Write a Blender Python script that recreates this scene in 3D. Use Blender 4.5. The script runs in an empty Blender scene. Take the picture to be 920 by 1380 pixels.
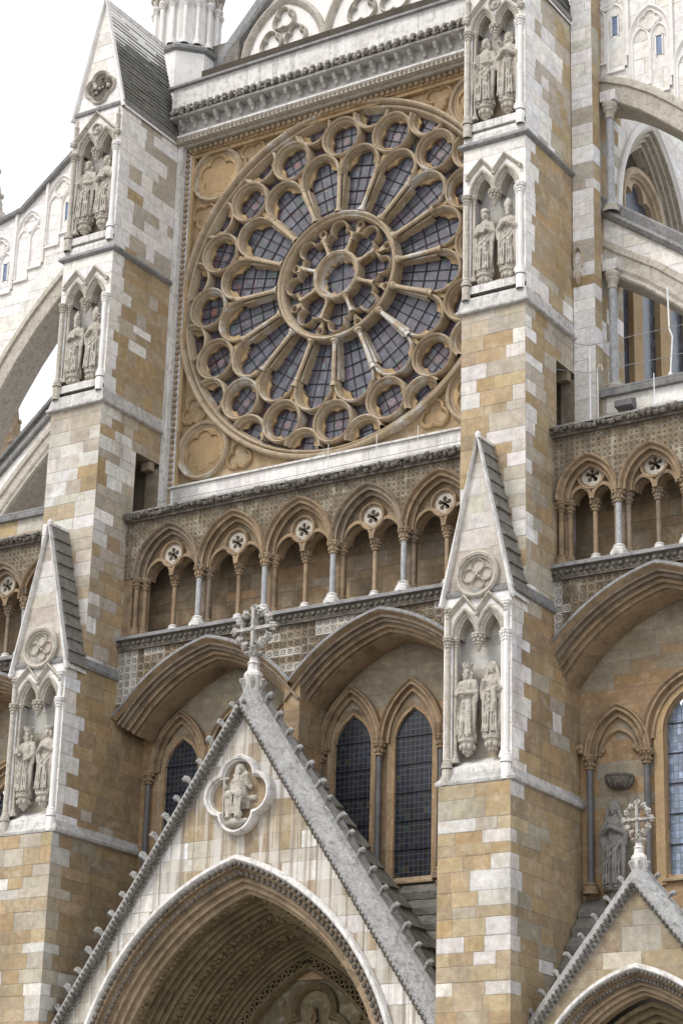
import bpy, bmesh, math, random
from mathutils import Vector, Matrix
R=math.radians; PI=math.pi; sin=math.sin; cos=math.cos
rng=random.Random(7)
scene=bpy.context.scene; COL=scene.collection
# ---------------------------------------------------------------- camera
cd=bpy.data.cameras.new('camera'); cam=bpy.data.objects.new('camera',cd); COL.objects.link(cam)
CP=Vector((26.4954,-40.7419,1.7)); yaw,pit,rol=.571112,.351917,.0282389
fw=Vector((-sin(yaw)*cos(pit),cos(yaw)*cos(pit),sin(pit))); rt=Vector((cos(yaw),sin(yaw),0)); up=rt.cross(fw)
rt2=cos(rol)*rt+sin(rol)*up; up2=-sin(rol)*rt+cos(rol)*up
cam.matrix_world=Matrix(((rt2.x,up2.x,-fw.x,CP.x),(rt2.y,up2.y,-fw.y,CP.y),(rt2.z,up2.z,-fw.z,CP.z),(0,0,0,1)))
cd.sensor_fit='VERTICAL'; cd.sensor_height=36; cd.lens=2977.83/1380*36; cd.clip_end=3000; cd.clip_start=.5
scene.camera=cam
# ---------------------------------------------------------------- overcast sky, soft sun, exposure
w=bpy.data.worlds.new('World'); scene.world=w; w.use_nodes=True
nt=w.node_tree; nt.nodes.clear()
sky=nt.nodes.new('ShaderNodeTexSky'); sky.sky_type='NISHITA'; sky.sun_disc=False
sky.sun_elevation=R(48); sky.sun_rotation=R(205); sky.air_density=1.0; sky.dust_density=3
mx=nt.nodes.new('ShaderNodeMixRGB'); mx.inputs[0].default_value=.82; mx.inputs[2].default_value=(7.6,7.9,8.3,1)
bg=nt.nodes.new('ShaderNodeBackground'); bg.inputs[1].default_value=.12
out=nt.nodes.new('ShaderNodeOutputWorld')
nt.links.new(sky.outputs[0],mx.inputs[1]); nt.links.new(mx.outputs[0],bg.inputs[0]); nt.links.new(bg.outputs[0],out.inputs[0])
sl=bpy.data.lights.new('sun','SUN'); sl.energy=1.1; sl.angle=R(16); sl.color=(1,.96,.9)
sun=bpy.data.objects.new('sun',sl); COL.objects.link(sun)
# sun stands in front of the facade, a little to its left, high behind thin cloud
sd=Vector((sin(R(205))*cos(R(48)),cos(R(205))*cos(R(48)),sin(R(48))))
sun.rotation_euler=sd.to_track_quat('Z','Y').to_euler()
vs=scene.view_settings; vs.view_transform='Standard'; vs.look='None'; vs.gamma=1; vs.exposure=.86; vs.use_curve_mapping=False
scene.cycles.max_bounces=6; scene.cycles.diffuse_bounces=4

# ---------------------------------------------------------------- small mesh builder
class MB:
    def __init__(s): s.v=[]; s.f=[]; s.c=[]; s.u=[]; s.col=False
    def face(s,pts,col=None,uv=None):
        n=len(s.v); s.v+= [tuple(p) for p in pts]; s.f.append(tuple(range(n,n+len(pts)))); s.c.append(col); s.u.append(uv)
        if col is not None: s.col=True
    def grid(s,rows,closed_u=False,closed_v=False,col=None):
        n=len(s.v); m=len(rows); k=len(rows[0])
        for r in rows: s.v+=[tuple(p) for p in r]
        for i in range(m if closed_v else m-1):
            for j in range(k if closed_u else k-1):
                a=n+i*k+j; b=n+i*k+(j+1)%k; i2=(i+1)%m
                s.f.append((a,b,n+i2*k+(j+1)%k,n+i2*k+j)); s.c.append(col); s.u.append(None)
        if col is not None: s.col=True
    def box(s,x0,x1,y0,y1,z0,z1,col=None):
        n=len(s.v); s.v+=[(x,y,z) for z in(z0,z1) for y in(y0,y1) for x in(x0,x1)]
        for f in((0,1,3,2),(4,6,7,5),(0,4,5,1),(2,3,7,6),(0,2,6,4),(1,5,7,3)):
            s.f.append(tuple(n+i for i in f)); s.c.append(col); s.u.append(None)
        if col is not None: s.col=True
    def poly(s,pts2,y0,y1,P=None,col=None):
        # prism of a 2-D polygon (x,z) between depths y0 and y1
        P=P or PXZ; n=len(s.v); k=len(pts2)
        s.v+=[tuple(P(x,y0,z)) for x,z in pts2]+[tuple(P(x,y1,z)) for x,z in pts2]
        s.f.append(tuple(range(n,n+k))); s.f.append(tuple(range(n+2*k-1,n+k-1,-1)))
        s.c+=[col]*2; s.u+=[None]*2
        for i in range(k):
            j=(i+1)%k; s.f.append((n+i,n+k+i,n+k+j,n+j)); s.c.append(col); s.u.append(None)
        if col is not None: s.col=True
    def plate(s,outer,inner,y0,y1,P=None,closed=True):
        # flat plate between two matching outlines, with its inner edge
        P=P or PXZ
        s.grid([[P(x,y0,z) for x,z in outer],[P(x,y0,z) for x,z in inner],[P(x,y1,z) for x,z in inner]],closed_u=closed)
    def lathe(s,cx,cy,prof,n=12,a0=0,P=None,sq=1):
        # prof: (radius,z)
        s.grid([[ (cx+r*cos(a0+2*PI*j/n),cy+r*sq*sin(a0+2*PI*j/n),z) for j in range(n)] for r,z in prof],closed_u=True)
    def ball(s,c,r,n=8,m=5,sx=1,sy=1,sz=1):
        s.grid([[(c[0]+sx*r*sin(PI*i/m)*cos(2*PI*j/n),c[1]+sy*r*sin(PI*i/m)*sin(2*PI*j/n),c[2]+sz*r*cos(PI*i/m)) for j in range(n)] for i in range(m+1)],closed_u=True)
    def tube(s,pts,r,n=8,cap=True):
        pts=[Vector(p) for p in pts]; rows=[]
        rs=r if isinstance(r,(list,tuple)) else [r]*len(pts)
        for i,p in enumerate(pts):
            d=(pts[min(i+1,len(pts)-1)]-pts[max(i-1,0)]).normalized()
            a=d.cross(Vector((0,0,1)))
            if a.length<.1: a=d.cross(Vector((0,1,0)))
            a.normalize(); b=d.cross(a)
            rows.append([p+rs[i]*(a*cos(2*PI*j/n)+b*sin(2*PI*j/n)) for j in range(n)])
        s.grid(rows,closed_u=True)
        if cap: s.face(rows[0]); s.face(rows[-1])
    def add(s,o,M=None):
        n=len(s.v); s.v+=[tuple(M@Vector(p)) for p in o.v] if M else o.v
        s.f+=[tuple(n+i for i in f) for f in o.f]; s.c+=o.c; s.u+=o.u; s.col=s.col or o.col
    def move(s,M): s.v=[tuple(M@Vector(p)) for p in s.v]; return s
PXZ=lambda x,y,z:(x,y,z)

def mitre(path,closed=False):
    n=len(path); out=[]
    for i in range(n):
        a=path[i-1] if (i>0 or closed) else None; b=path[i]; c=path[(i+1)%n] if (i<n-1 or closed) else None
        ds=[]
        for p,q in((a,b),(b,c)):
            if p is None or q is None: continue
            dx,dz=q[0]-p[0],q[1]-p[1]; l=math.hypot(dx,dz)
            if l>1e-9: ds.append((-dz/l,dx/l))
        nx=sum(d[0] for d in ds)/len(ds); nz=sum(d[1] for d in ds)/len(ds)
        q=max(nx*nx+nz*nz,.3); out.append((nx/q,nz/q))
    return out
def sweep(mb,path,prof,closed=False,P=None,col=None):
    # prof: (offset to the left of travel, depth y)
    P=P or PXZ; nn=mitre(path,closed)
    rows=[[P(x+nx*o,y,z+nz*o) for o,y in prof] for (x,z),(nx,nz) in zip(path,nn)]
    mb.grid(rows,closed_v=closed,col=col)
def rolls(o0,y0,o1,y1,n,b=.5):
    # stepped rolls and hollows along the line (o0,y0)->(o1,y1)
    L=math.hypot(o1-o0,y1-y0); tx,ty=(o1-o0)/L,(y1-y0)/L; nx,ny=ty,-tx
    if ny>0: nx,ny=-nx,-ny
    seg=L/n; pts=[]
    for i in range(n):
        for t in (0,.09,.18,.28,.38,.47,.55,.58,.66,.78,.9):
            a=b*seg*.5*sin(PI*t/.55) if t<=.55 else -b*seg*.45*sin(PI*(t-.55)/.45)
            q=(i+t)*seg; pts.append((o0+tx*q+nx*a,y0+ty*q+ny*a))
    pts.append((o1,y1)); return pts
def circle(cx,cz,r,n=32,a0=0): return [(cx+r*cos(a0-2*PI*i/n),cz+r*sin(a0-2*PI*i/n)) for i in range(n)]  # clockwise: left normal is outward
def parch(cx,z0,a,Rr=None,n=12,z_from=None):
    # pointed arch, left springing -> apex -> right springing
    Rr=Rr or 2*a; c=Rr-a; ap=math.acos(c/Rr) if c>0 else PI/2
    L=[(cx+c-Rr*cos(ap*i/n),z0+Rr*sin(ap*i/n)) for i in range(n+1)]
    p=L+[(2*cx-x,z) for x,z in L[-2::-1]]
    if z_from is not None: p=[(cx-a,z_from)]+p+[(cx+a,z_from)]
    return p
def arch_halfwidth(z,z0,a,Rr):
    if z<=z0: return a
    c=Rr-a; q=Rr*Rr-(z-z0)**2
    return max(0,math.sqrt(q)-c) if q>0 else 0
def foil_r(th,n,rc,rl,a0=0):
    # radius of an n-foil outline at angle th
    best=0
    for k in range(n):
        d=th-(a0+2*PI*k/n); q=rl*rl-(rc*sin(d))**2
        if q>=0:
            t=rc*cos(d)+math.sqrt(q)
            if t>best: best=t
    return best
def foil(cx,cz,n,rc,rl,a0=PI/2,m=None):
    m=m or n*10
    return [(cx+foil_r(a,n,rc,rl,a0)*cos(a),cz+foil_r(a,n,rc,rl,a0)*sin(a)) for a in [a0+PI/n-2*PI*i/m for i in range(m)]]

# ---------------------------------------------------------------- objects
def build(mb,name,mat,parent=None,label=None,smooth=35,loc=None,cat=None,group=None,kind=None):
    me=bpy.data.meshes.new(name); me.from_pydata(mb.v,[],mb.f)
    if mb.col:
        ca=me.color_attributes.new('stone','FLOAT_COLOR','CORNER'); uv=me.uv_layers.new(name='pos'); uz=me.uv_layers.new(name='size')
        i=0
        for f,c,u in zip(mb.f,mb.c,mb.u):
            c=c or (.4,.36,.3)
            for k in range(len(f)):
                ca.data[i].color=(c[0],c[1],c[2],1)
                if u: uv.data[i].uv=u[0][k]; uz.data[i].uv=u[1]
                else: uv.data[i].uv=(.5,.5); uz.data[i].uv=(1,1)
                i+=1
    bm=bmesh.new(); bm.from_mesh(me)
    if not mb.col: bmesh.ops.remove_doubles(bm,verts=bm.verts,dist=1e-5)
    bmesh.ops.recalc_face_normals(bm,faces=bm.faces); bm.to_mesh(me); bm.free()
    if smooth:
        me.shade_smooth(); me.set_sharp_from_angle(angle=R(smooth))
    if mat: me.materials.append(mat)
    o=bpy.data.objects.new(name,me); COL.objects.link(o)
    put(o,parent,loc)
    if label: o['label']=label
    if cat: o['category']=cat
    if group: o['group']=group
    if kind: o['kind']=kind
    return o
def put(o,parent=None,loc=None):
    if loc: o.location=loc
    if parent is not None:
        o.parent=parent; o.matrix_parent_inverse=world_of(parent).inverted()
def world_of(p):
    M=Matrix.Translation(p.location)@p.rotation_euler.to_matrix().to_4x4()
    return world_of(p.parent)@p.matrix_parent_inverse@M if p.parent else M
def thing(name,label,cat,loc=(0,0,0),group=None):
    o=bpy.data.objects.new(name,None); COL.objects.link(o); o.location=loc; o.empty_display_size=.3
    o['label']=label; o['category']=cat
    if group: o['group']=group
    return o
def copy_tree(o,parent=None,shift=None):
    c=o.copy(); COL.objects.link(c)
    if parent is not None: c.parent=parent
    if shift: c.location=Vector(c.location)+Vector(shift)
    for ch in list(o.children): copy_tree(ch,c)
    return c

# ---------------------------------------------------------------- ashlar: every stone a face with a colour of its own
def ashlar_rows(mb,P,z0,z1,spans,pal,ch=.3,ln=(.45,.95),sub=1,u0=None,u1=None,seed=None):
    """P(u,v)->3-D; spans(v)->list of (ul,ur) intervals, always the same number."""
    rg=random.Random(seed if seed is not None else rng.random())
    n=max(1,round((z1-z0)/ch)); rh=random.Random(int(z0*1000)*31+int(z1*100)*7+n); hs=[rh.choice([.72,.85,1,1,1.15,1.3]) if n>5 else 1 for _ in range(n)]; hk=(z1-z0)/sum(hs); zz=[z0]
    for q in hs: zz.append(zz[-1]+q*hk)
    if u0 is None:
        ss=[s for i in range(n*sub+1) for s in spans(z0+i*(z1-z0)/n/sub)]; u0=min(s[0] for s in ss); u1=max(s[1] for s in ss)
    for i in range(n):
        va=zz[i]; vb=zz[i+1]; h=vb-va; js=[u0]
        x=u0
        first=True
        while x<u1-1e-6:
            l=rg.uniform(*ln)
            if first: l=[.62,.34][(i+(rg.random()<.22))%2]*rg.uniform(.62,1.35); first=False
            if u1-(x+l)<ln[0]*.6: l=u1-x
            x=min(u1,x+l); js.append(x)
        for a,b in zip(js,js[1:]):
            col=pal((a+b)/2,(va+vb)/2,u0,u1,i,a,b,rg)
            for s in range(sub):
                za=va+s*h/sub; zb=za+h/sub
                for (la,ra),(lb,rb) in zip(spans(za),spans(zb)):
                    A=max(a,la),min(b,ra); B=max(a,lb),min(b,rb)
                    if A[1]<=A[0]+1e-6 and B[1]<=B[0]+1e-6: continue
                    if A[1]<A[0]: A=((A[0]+A[1])/2,)*2; A=(min(max(A[0],B[0]),B[1]),)*2
                    if B[1]<B[0]: B=((B[0]+B[1])/2,)*2; B=(min(max(B[0],A[0]),A[1]),)*2
                    pts=[(A[0],za),(A[1],za),(B[1],zb),(B[0],zb)]
                    uv=[(p-a,q-va) for p,q in pts]
                    if B[1]-B[0]<1e-6: pts=pts[:3]; uv=uv[:3]
                    elif A[1]-A[0]<1e-6: pts=pts[1:]; uv=uv[1:]
                    mb.face([P(*p) for p in pts],col,(uv,(b-a,h)))
def ashlar(mb,P,u0,u1,z0,z1,pal,**k): ashlar_rows(mb,P,z0,z1,lambda v:[(u0,u1)],pal,u0=u0,u1=u1,**k)
def jit(c,rg,a=.1):
    k=1+rg.uniform(-a,a); return (c[0]*k*(1+rg.uniform(-.03,.03)),c[1]*k,c[2]*k*(1+rg.uniform(-.05,.05)))
OCH=[(.41,.295,.165),(.39,.285,.165),(.36,.265,.155),(.43,.33,.20),(.345,.255,.16),(.40,.315,.205),(.385,.27,.145)]
from mathutils import noise as mnoise
GRY=[(.42,.38,.31),(.36,.33,.27),(.46,.42,.35)]
WHT=[(.77,.735,.70),(.80,.77,.735),(.72,.68,.64)]
GREYBUFF0=[(.47,.42,.35),(.43,.38,.31)]
WLO=[(.62,.585,.54),(.66,.625,.585),(.55,.515,.465)]
BRN=[(.30,.215,.13),(.27,.19,.115),(.34,.25,.155),(.24,.18,.12),(.36,.24,.13),(.29,.23,.16)]
def cl(rg,u,v,k,*tab):
    # like pick, but neighbouring stones tend to match
    n=mnoise.noise(Vector((u*.75+k*7.3,v*.55,k*3.1)))*.5+.25*mnoise.noise(Vector((u*1.9,v*1.5+k,k*5.7)))+.5
    t=min(.999,max(0,(n-.12)/.76+rg.uniform(-.16,.16)))*sum(w for w,_ in tab)
    for w_,l in tab:
        t-=w_
        if t<=0: return jit(rg.choice(l),rg,.07)
    return jit(rg.choice(tab[-1][1]),rg,.07)
def pick(rg,*tab):
    t=rg.random()*sum(w for w,_ in tab)
    for w_,l in tab:
        t-=w_
        if t<=0: return jit(rg.choice(l),rg)
    return jit(rg.choice(tab[-1][1]),rg)
def pal_mix(o,g,w_): return lambda u,v,u0,u1,i,a,b,rg: pick(rg,(o,OCH),(g,GRY),(w_,WHT))
def pal_white(u,v,u0,u1,i,a,b,rg): return jit(rg.choice(WHT),rg,.05)
def pal_brown(u,v,u0,u1,i,a,b,rg): return jit(rg.choice(BRN),rg,.12)
# ---------------------------------------------------------------- materials
def mat(name):
    m=bpy.data.materials.new(name); m.use_nodes=True; t=m.node_tree; t.nodes.clear()
    o=t.nodes.new('ShaderNodeOutputMaterial'); b=t.nodes.new('ShaderNodeBsdfPrincipled'); t.links.new(b.outputs[0],o.inputs[0])
    b.inputs['Roughness'].default_value=.85; b.inputs['Specular IOR Level'].default_value=.25
    return m,t,b
def nd(t,k,**kw):
    n=t.nodes.new(k)
    for a,v in kw.items():
        if a.startswith('i_'):
            key=a[2:]; key=int(key) if key.isdigit() else key.replace('_',' ')
            n.inputs[key].default_value=v
        else: setattr(n,a,v)
    return n
def L(t,a,b): t.links.new(a,b)
def pos(t,scale=(1,1,1)):
    g=nd(t,'ShaderNodeNewGeometry'); m=nd(t,'ShaderNodeMapping'); m.inputs['Scale'].default_value=scale
    L(t,g.outputs['Position'],m.inputs[0]); return m.outputs[0]
def noise(t,vec,sc,det=4,ro=.55,dist=0):
    n=nd(t,'ShaderNodeTexNoise'); n.inputs['Scale'].default_value=sc; n.inputs['Detail'].default_value=det; n.inputs['Roughness'].default_value=ro; n.inputs['Distortion'].default_value=dist
    L(t,vec,n.inputs['Vector']); return n.outputs[0]
def ramp(t,fac,stops):
    n=nd(t,'ShaderNodeValToRGB'); e=n.color_ramp.elements
    while len(e)<len(stops): e.new(.5)
    for el,(p,c) in zip(e,stops):
        el.position=p; el.color=(c,c,c,1) if isinstance(c,(int,float)) else (*c,1)
    L(t,fac,n.inputs[0]); return n.outputs[0]
def mixc(t,fac,a,b,mode='MIX'):
    n=nd(t,'ShaderNodeMixRGB',blend_type=mode)
    for i,x in((0,fac),(1,a),(2,b)):
        if isinstance(x,(int,float)): n.inputs[i].default_value=x if i==0 else (x,x,x,1)
        elif isinstance(x,tuple): n.inputs[i].default_value=(*x,1)
        else: L(t,x,n.inputs[i])
    return n.outputs[0]
def math_(t,op,a,b=None,c=None):
    n=nd(t,'ShaderNodeMath',operation=op)
    for i,x in enumerate((a,b,c)):
        if x is None: continue
        if isinstance(x,(int,float)): n.inputs[i].default_value=x
        else: L(t,x,n.inputs[i])
    return n.outputs[0]
def bump(t,b,h,s=.4,d=.02):
    n=nd(t,'ShaderNodeBump'); n.inputs['Strength'].default_value=s; n.inputs['Distance'].default_value=d
    L(t,h,n.inputs['Height']); L(t,n.outputs[0],b.inputs['Normal'])
def mat_ashlar(name,mortar=(.22,.19,.155),jw=.013,grime=.45,gcol=(.13,.11,.085),washamt=.34):
    m,t,b=mat(name)
    at=nd(t,'ShaderNodeAttribute',attribute_name='stone')
    u=nd(t,'ShaderNodeUVMap',uv_map='pos'); z=nd(t,'ShaderNodeUVMap',uv_map='size')
    su=nd(t,'ShaderNodeSeparateXYZ'); L(t,u.outputs[0],su.inputs[0]); sz=nd(t,'ShaderNodeSeparateXYZ'); L(t,z.outputs[0],sz.inputs[0])
    e=math_(t,'MINIMUM',math_(t,'MINIMUM',su.outputs[0],math_(t,'SUBTRACT',sz.outputs[0],su.outputs[0])),math_(t,'MINIMUM',su.outputs[1],math_(t,'SUBTRACT',sz.outputs[1],su.outputs[1])))
    p=pos(t); wob=noise(t,p,9,3)
    e=math_(t,'ADD',e,math_(t,'MULTIPLY',math_(t,'SUBTRACT',wob,.5),.014))
    joint=ramp(t,math_(t,'DIVIDE',e,jw*2),[(.0,1),(.55,.0)])
    fine=noise(t,p,30,5,.6); mid=noise(t,p,6.5,5,.62); big=noise(t,pos(t,(1,1,.45)),1.1,4,.6,.4); blot=noise(t,pos(t,(1,1,1.5)),2.6,5,.66,.6)
    c=mixc(t,1,at.outputs['Color'],ramp(t,fine,[(.25,.84),(.75,1.13)]),'MULTIPLY')
    c=mixc(t,1,c,ramp(t,mid,[(.3,.80),(.65,1.10)]),'MULTIPLY')
    pale=mixc(t,.5,mixc(t,1,c,1.25,'MULTIPLY'),(.50,.455,.38))
    c=mixc(t,math_(t,'MULTIPLY',ramp(t,blot,[(.52,0),(.66,1)]),.6),c,pale)
    wash=noise(t,pos(t,(1,1,.7)),1.9,4,.7,1.2)
    c=mixc(t,math_(t,'MULTIPLY',ramp(t,wash,[(.5,0),(.66,1)]),washamt),c,(.40,.295,.165))
    c=mixc(t,math_(t,'MULTIPLY',ramp(t,blot,[(.34,1),(.45,0)]),.30),c,mixc(t,1,c,(.62,.58,.52),'MULTIPLY'))
    c=mixc(t,math_(t,'MULTIPLY',ramp(t,big,[(.48,0),(.72,1)]),grime),c,gcol)
    st=noise(t,pos(t,(7,7,.35)),1.6,4,.6)
    c=mixc(t,math_(t,'MULTIPLY',ramp(t,st,[(.56,0),(.72,1)]),grime*.45),c,gcol)
    jm=ramp(t,noise(t,p,2.2,3),[(.35,.32),(.6,.85)])
    c=mixc(t,math_(t,'MULTIPLY',joint,jm),c,mortar)
    L(t,c,b.inputs['Base Color'])
    h=math_(t,'SUBTRACT',math_(t,'ADD',math_(t,'MULTIPLY',fine,.35),math_(t,'MULTIPLY',mid,.6)),joint)
    bump(t,b,h,.5,.012)
    return m
def mat_stone(name,c1,c2,dirt,amt=.5,sc=2.2,blocks=0,rough=.85,streak=.3,bs=.35,pale=None,fine_c=.25):
    """carved stone: two tones, dirt in blotches and vertical streaks; blocks adds faint drafts between pieces"""
    m,t,b=mat(name); p=pos(t)
    n1=noise(t,p,sc,5,.6,.3); n2=noise(t,p,26,5,.65); n3=noise(t,p,sc*2.7,4,.6); st=noise(t,pos(t,(8,8,.4)),1.5,4,.6)
    c=mixc(t,ramp(t,n1,[(.36,0),(.64,1)]),c1,c2)
    if blocks:
        v=nd(t,'ShaderNodeTexVoronoi'); v.inputs['Scale'].default_value=blocks; L(t,pos(t,(1,1,1.6)),v.inputs['Vector'])
        hs=nd(t,'ShaderNodeHueSaturation'); L(t,v.outputs['Color'],hs.inputs['Color']); hs.inputs['Saturation'].default_value=0
        c=mixc(t,1,c,ramp(t,hs.outputs[0],[(.15,.78),(.85,1.2)]),'MULTIPLY')
    c=mixc(t,math_(t,'MULTIPLY',ramp(t,n3,[(.5,0),(.68,1)]),amt),c,dirt)
    c=mixc(t,math_(t,'MULTIPLY',ramp(t,st,[(.52,0),(.7,1)]),streak),c,dirt)
    if pale:
        c=mixc(t,ramp(t,noise(t,pos(t,(1,1,.8)),1.3,4,.62,.5),[(.54,0),(.63,1)]),c,pale)
    c=mixc(t,1,c,ramp(t,n2,[(.25,1-fine_c),(.75,1+fine_c*.7)]),'MULTIPLY')
    L(t,c,b.inputs['Base Color']); b.inputs['Roughness'].default_value=rough
    bump(t,b,math_(t,'ADD',n2,n3),bs,.02)
    return m
M={}
M['ashlar']=mat_ashlar('dressed stone blocks')
M['ashlar_clean']=mat_ashlar('cleaned stone blocks',mortar=(.40,.365,.33),grime=.14,gcol=(.30,.26,.21),washamt=.12)
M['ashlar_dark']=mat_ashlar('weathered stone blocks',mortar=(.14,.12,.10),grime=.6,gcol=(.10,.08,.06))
M['white']=mat_stone('pale limestone',(.79,.76,.73),(.73,.695,.66),(.42,.385,.35),.22,2.0,streak=.25,fine_c=.1,bs=.2)
M['white_dirty']=mat_stone('rain washed limestone',(.72,.69,.66),(.60,.57,.53),(.20,.185,.165),.42,2.6,streak=.5,fine_c=.15)
M['niche']=mat_stone('grey buff limestone',(.50,.46,.40),(.42,.375,.31),(.17,.14,.11),.45,4,streak=.25)
M['statue']=mat_stone('statue limestone',(.50,.46,.40),(.40,.36,.30),(.13,.115,.095),.5,6,streak=.25,bs=.4)
M['brown']=mat_stone('brown sandstone',(.30,.215,.135),(.24,.17,.105),(.095,.073,.054),.5,1.8,blocks=2.2,streak=.25,pale=None)
M['brown_pale']=mat_stone('brown stone with pale lime',(.34,.255,.165),(.27,.195,.125),(.12,.095,.07),.45,1.8,blocks=1.8,streak=.3)
M['rose']=mat_stone('ochre tracery stone',(.40,.28,.15),(.335,.235,.13),(.17,.13,.085),.5,1.7,blocks=1.6,streak=.25,pale=None)
M['rose_grey']=mat_stone('grey tracery stone',(.465,.375,.265),(.40,.31,.21),(.17,.135,.10),.42,1.9,streak=.25,pale=(.54,.51,.46))
M['ochre']=mat_stone('ochre plain stone',(.42,.29,.155),(.36,.25,.14),(.22,.165,.11),.4,1.5,streak=.3)
M['lead']=mat_stone('grey weathered coping',(.30,.295,.29),(.22,.215,.21),(.09,.088,.085),.5,3,streak=.3,rough=.7)
M['coping']=mat_stone('speckled grey coping',(.40,.39,.375),(.31,.30,.29),(.10,.096,.09),.55,3.2,streak=.3,rough=.75,fine_c=.4)
M['leaf']=mat_stone('dark leaf carving',(.20,.175,.145),(.11,.095,.08),(.04,.036,.03),.55,5,streak=.3,bs=.6,pale=None)
M['crocket']=mat_stone('grey weathered crocket stone',(.36,.35,.33),(.25,.24,.225),(.07,.065,.06),.6,7,streak=.35,bs=.5)
M['ledge']=mat_stone('grey stained ledge',(.56,.54,.51),(.42,.40,.375),(.15,.14,.125),.5,2.6,streak=.4,fine_c=.18)
M['brown2']=mat_stone('greyed brown sandstone',(.255,.20,.145),(.205,.155,.11),(.085,.068,.052),.5,2.1,blocks=2.0,streak=.3)
M['statue_grey']=mat_stone('dull grey statue stone',(.25,.235,.215),(.19,.18,.165),(.08,.075,.07),.5,5,streak=.25,bs=.4)
M['pale_leaf']=mat_stone('pale carved leaf',(.52,.50,.46),(.36,.33,.29),(.08,.072,.06),.6,6,streak=.35,bs=.5)
M['sill']=mat_ashlar('rain streaked white blocks',mortar=(.38,.35,.32),grime=.75,gcol=(.33,.31,.29),washamt=.0)
M['tile']=mat_ashlar('carved diaper blocks',mortar=(.10,.085,.07),jw=.010,grime=.6,gcol=(.09,.075,.06),washamt=.15)
M['gable_wall']=mat_ashlar('lime streaked blocks',mortar=(.25,.22,.18),grime=.35,gcol=(.20,.155,.11))
M['slab']=mat_stone('grey green roof slabs',(.20,.19,.165),(.145,.14,.12),(.06,.058,.048),.55,2.2,streak=.35,bs=.5)
M['slab_brown']=mat_stone('brown grey roof slabs',(.235,.215,.19),(.18,.165,.145),(.085,.078,.068),.5,2.5,streak=.35,bs=.5)
M['marble']=mat_stone('polished grey marble shaft',(.42,.415,.42),(.33,.33,.335),(.16,.16,.165),.4,4,rough=.35,streak=.1,bs=.05)
M['darkshaft']=mat_stone('dark purbeck shaft',(.16,.155,.155),(.115,.11,.11),(.06,.06,.06),.4,3,rough=.5,streak=.2,bs=.1)
M['porch']=mat_stone('porch stone with painted shade',(.195,.148,.082),(.145,.11,.06),(.05,.04,.026),.5,2.2,blocks=1.5,streak=.2)  # darkened base colour carries the shade of the deep porch
M['void']=mat_stone('recess stone with painted shade',(.085,.068,.05),(.06,.05,.038),(.03,.025,.02),.4,2)  # near black colour puts shade into recess backs and openings
# lime streaks on the gable wall: washed white runs with their own outline
t=M['gable_wall'].node_tree; b=[n for n in t.nodes if n.type=='BSDF_PRINCIPLED'][0]; src=b.inputs['Base Color'].links[0].from_socket
n=noise(t,pos(t,(2.6,2.6,.14)),1.5,5,.62,.15); n2=noise(t,pos(t,(7,7,.12)),1.5,4,.6)
c=mixc(t,math_(t,'MULTIPLY',ramp(t,n,[(.48,0),(.58,1)]),.75),src,(.56,.525,.475))
c=mixc(t,math_(t,'MULTIPLY',ramp(t,n2,[(.52,0),(.62,1)]),.68),c,(.21,.16,.115)); L(t,c,b.inputs['Base Color'])

def glass_mat(name,tint,lead,cell=None,rough=.12,spec=.5):
    m,t,b=mat(name)
    at=nd(t,'ShaderNodeAttribute',attribute_name='stone')
    u=nd(t,'ShaderNodeUVMap',uv_map='pos'); z=nd(t,'ShaderNodeUVMap',uv_map='size')
    su=nd(t,'ShaderNodeSeparateXYZ'); L(t,u.outputs[0],su.inputs[0]); sz=nd(t,'ShaderNodeSeparateXYZ'); L(t,z.outputs[0],sz.inputs[0])
    e=math_(t,'MINIMUM',math_(t,'MINIMUM',su.outputs[0],math_(t,'SUBTRACT',sz.outputs[0],su.outputs[0])),math_(t,'MINIMUM',su.outputs[1],math_(t,'SUBTRACT',sz.outputs[1],su.outputs[1])))
    p=pos(t); n=noise(t,p,14,4,.6)
    c=mixc(t,1,at.outputs['Color'],ramp(t,n,[(.3,.65),(.7,1.35)]),'MULTIPLY')
    c=mixc(t,ramp(t,math_(t,'DIVIDE',e,cell or .012),[(.5,1),(.9,0)]),c,lead)
    L(t,c,b.inputs['Base Color']); b.inputs['Roughness'].default_value=rough; b.inputs['Specular IOR Level'].default_value=spec
    bump(t,b,noise(t,p,5,3),.25,.02)
    return m
M['rose_glass']=glass_mat('leaded stained glass',None,(.05,.05,.055),.008,.3,.55)
M['lancet_glass']=glass_mat('leaded dark glass',None,(.075,.073,.075),.012,.3,.3)
M['blue_glass']=glass_mat('leaded pale blue glass',None,(.13,.13,.14),.013,.4,.5)
M['small_glass']=glass_mat('small blue grey glass',None,(.05,.05,.06),.012,.2,.5)
m,t,b=mat('black iron'); b.inputs['Base Color'].default_value=(.018,.018,.02,1); b.inputs['Roughness'].default_value=.6; L(t,ramp(t,noise(t,pos(t),12),[(.3,.012),(.7,.03)]),b.inputs['Base Color']); M['iron']=m
m,t,b=mat('white painted metal'); L(t,ramp(t,noise(t,pos(t),9),[(.3,.62),(.7,.78)]),b.inputs['Base Color']); b.inputs['Roughness'].default_value=.5; M['paint']=m
m,t,b=mat('steel wire'); L(t,ramp(t,noise(t,pos(t),9),[(.3,.2),(.7,.32)]),b.inputs['Base Color']); b.inputs['Roughness'].default_value=.45; M['wire']=m
m,t,b=mat('paved forecourt')
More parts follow.
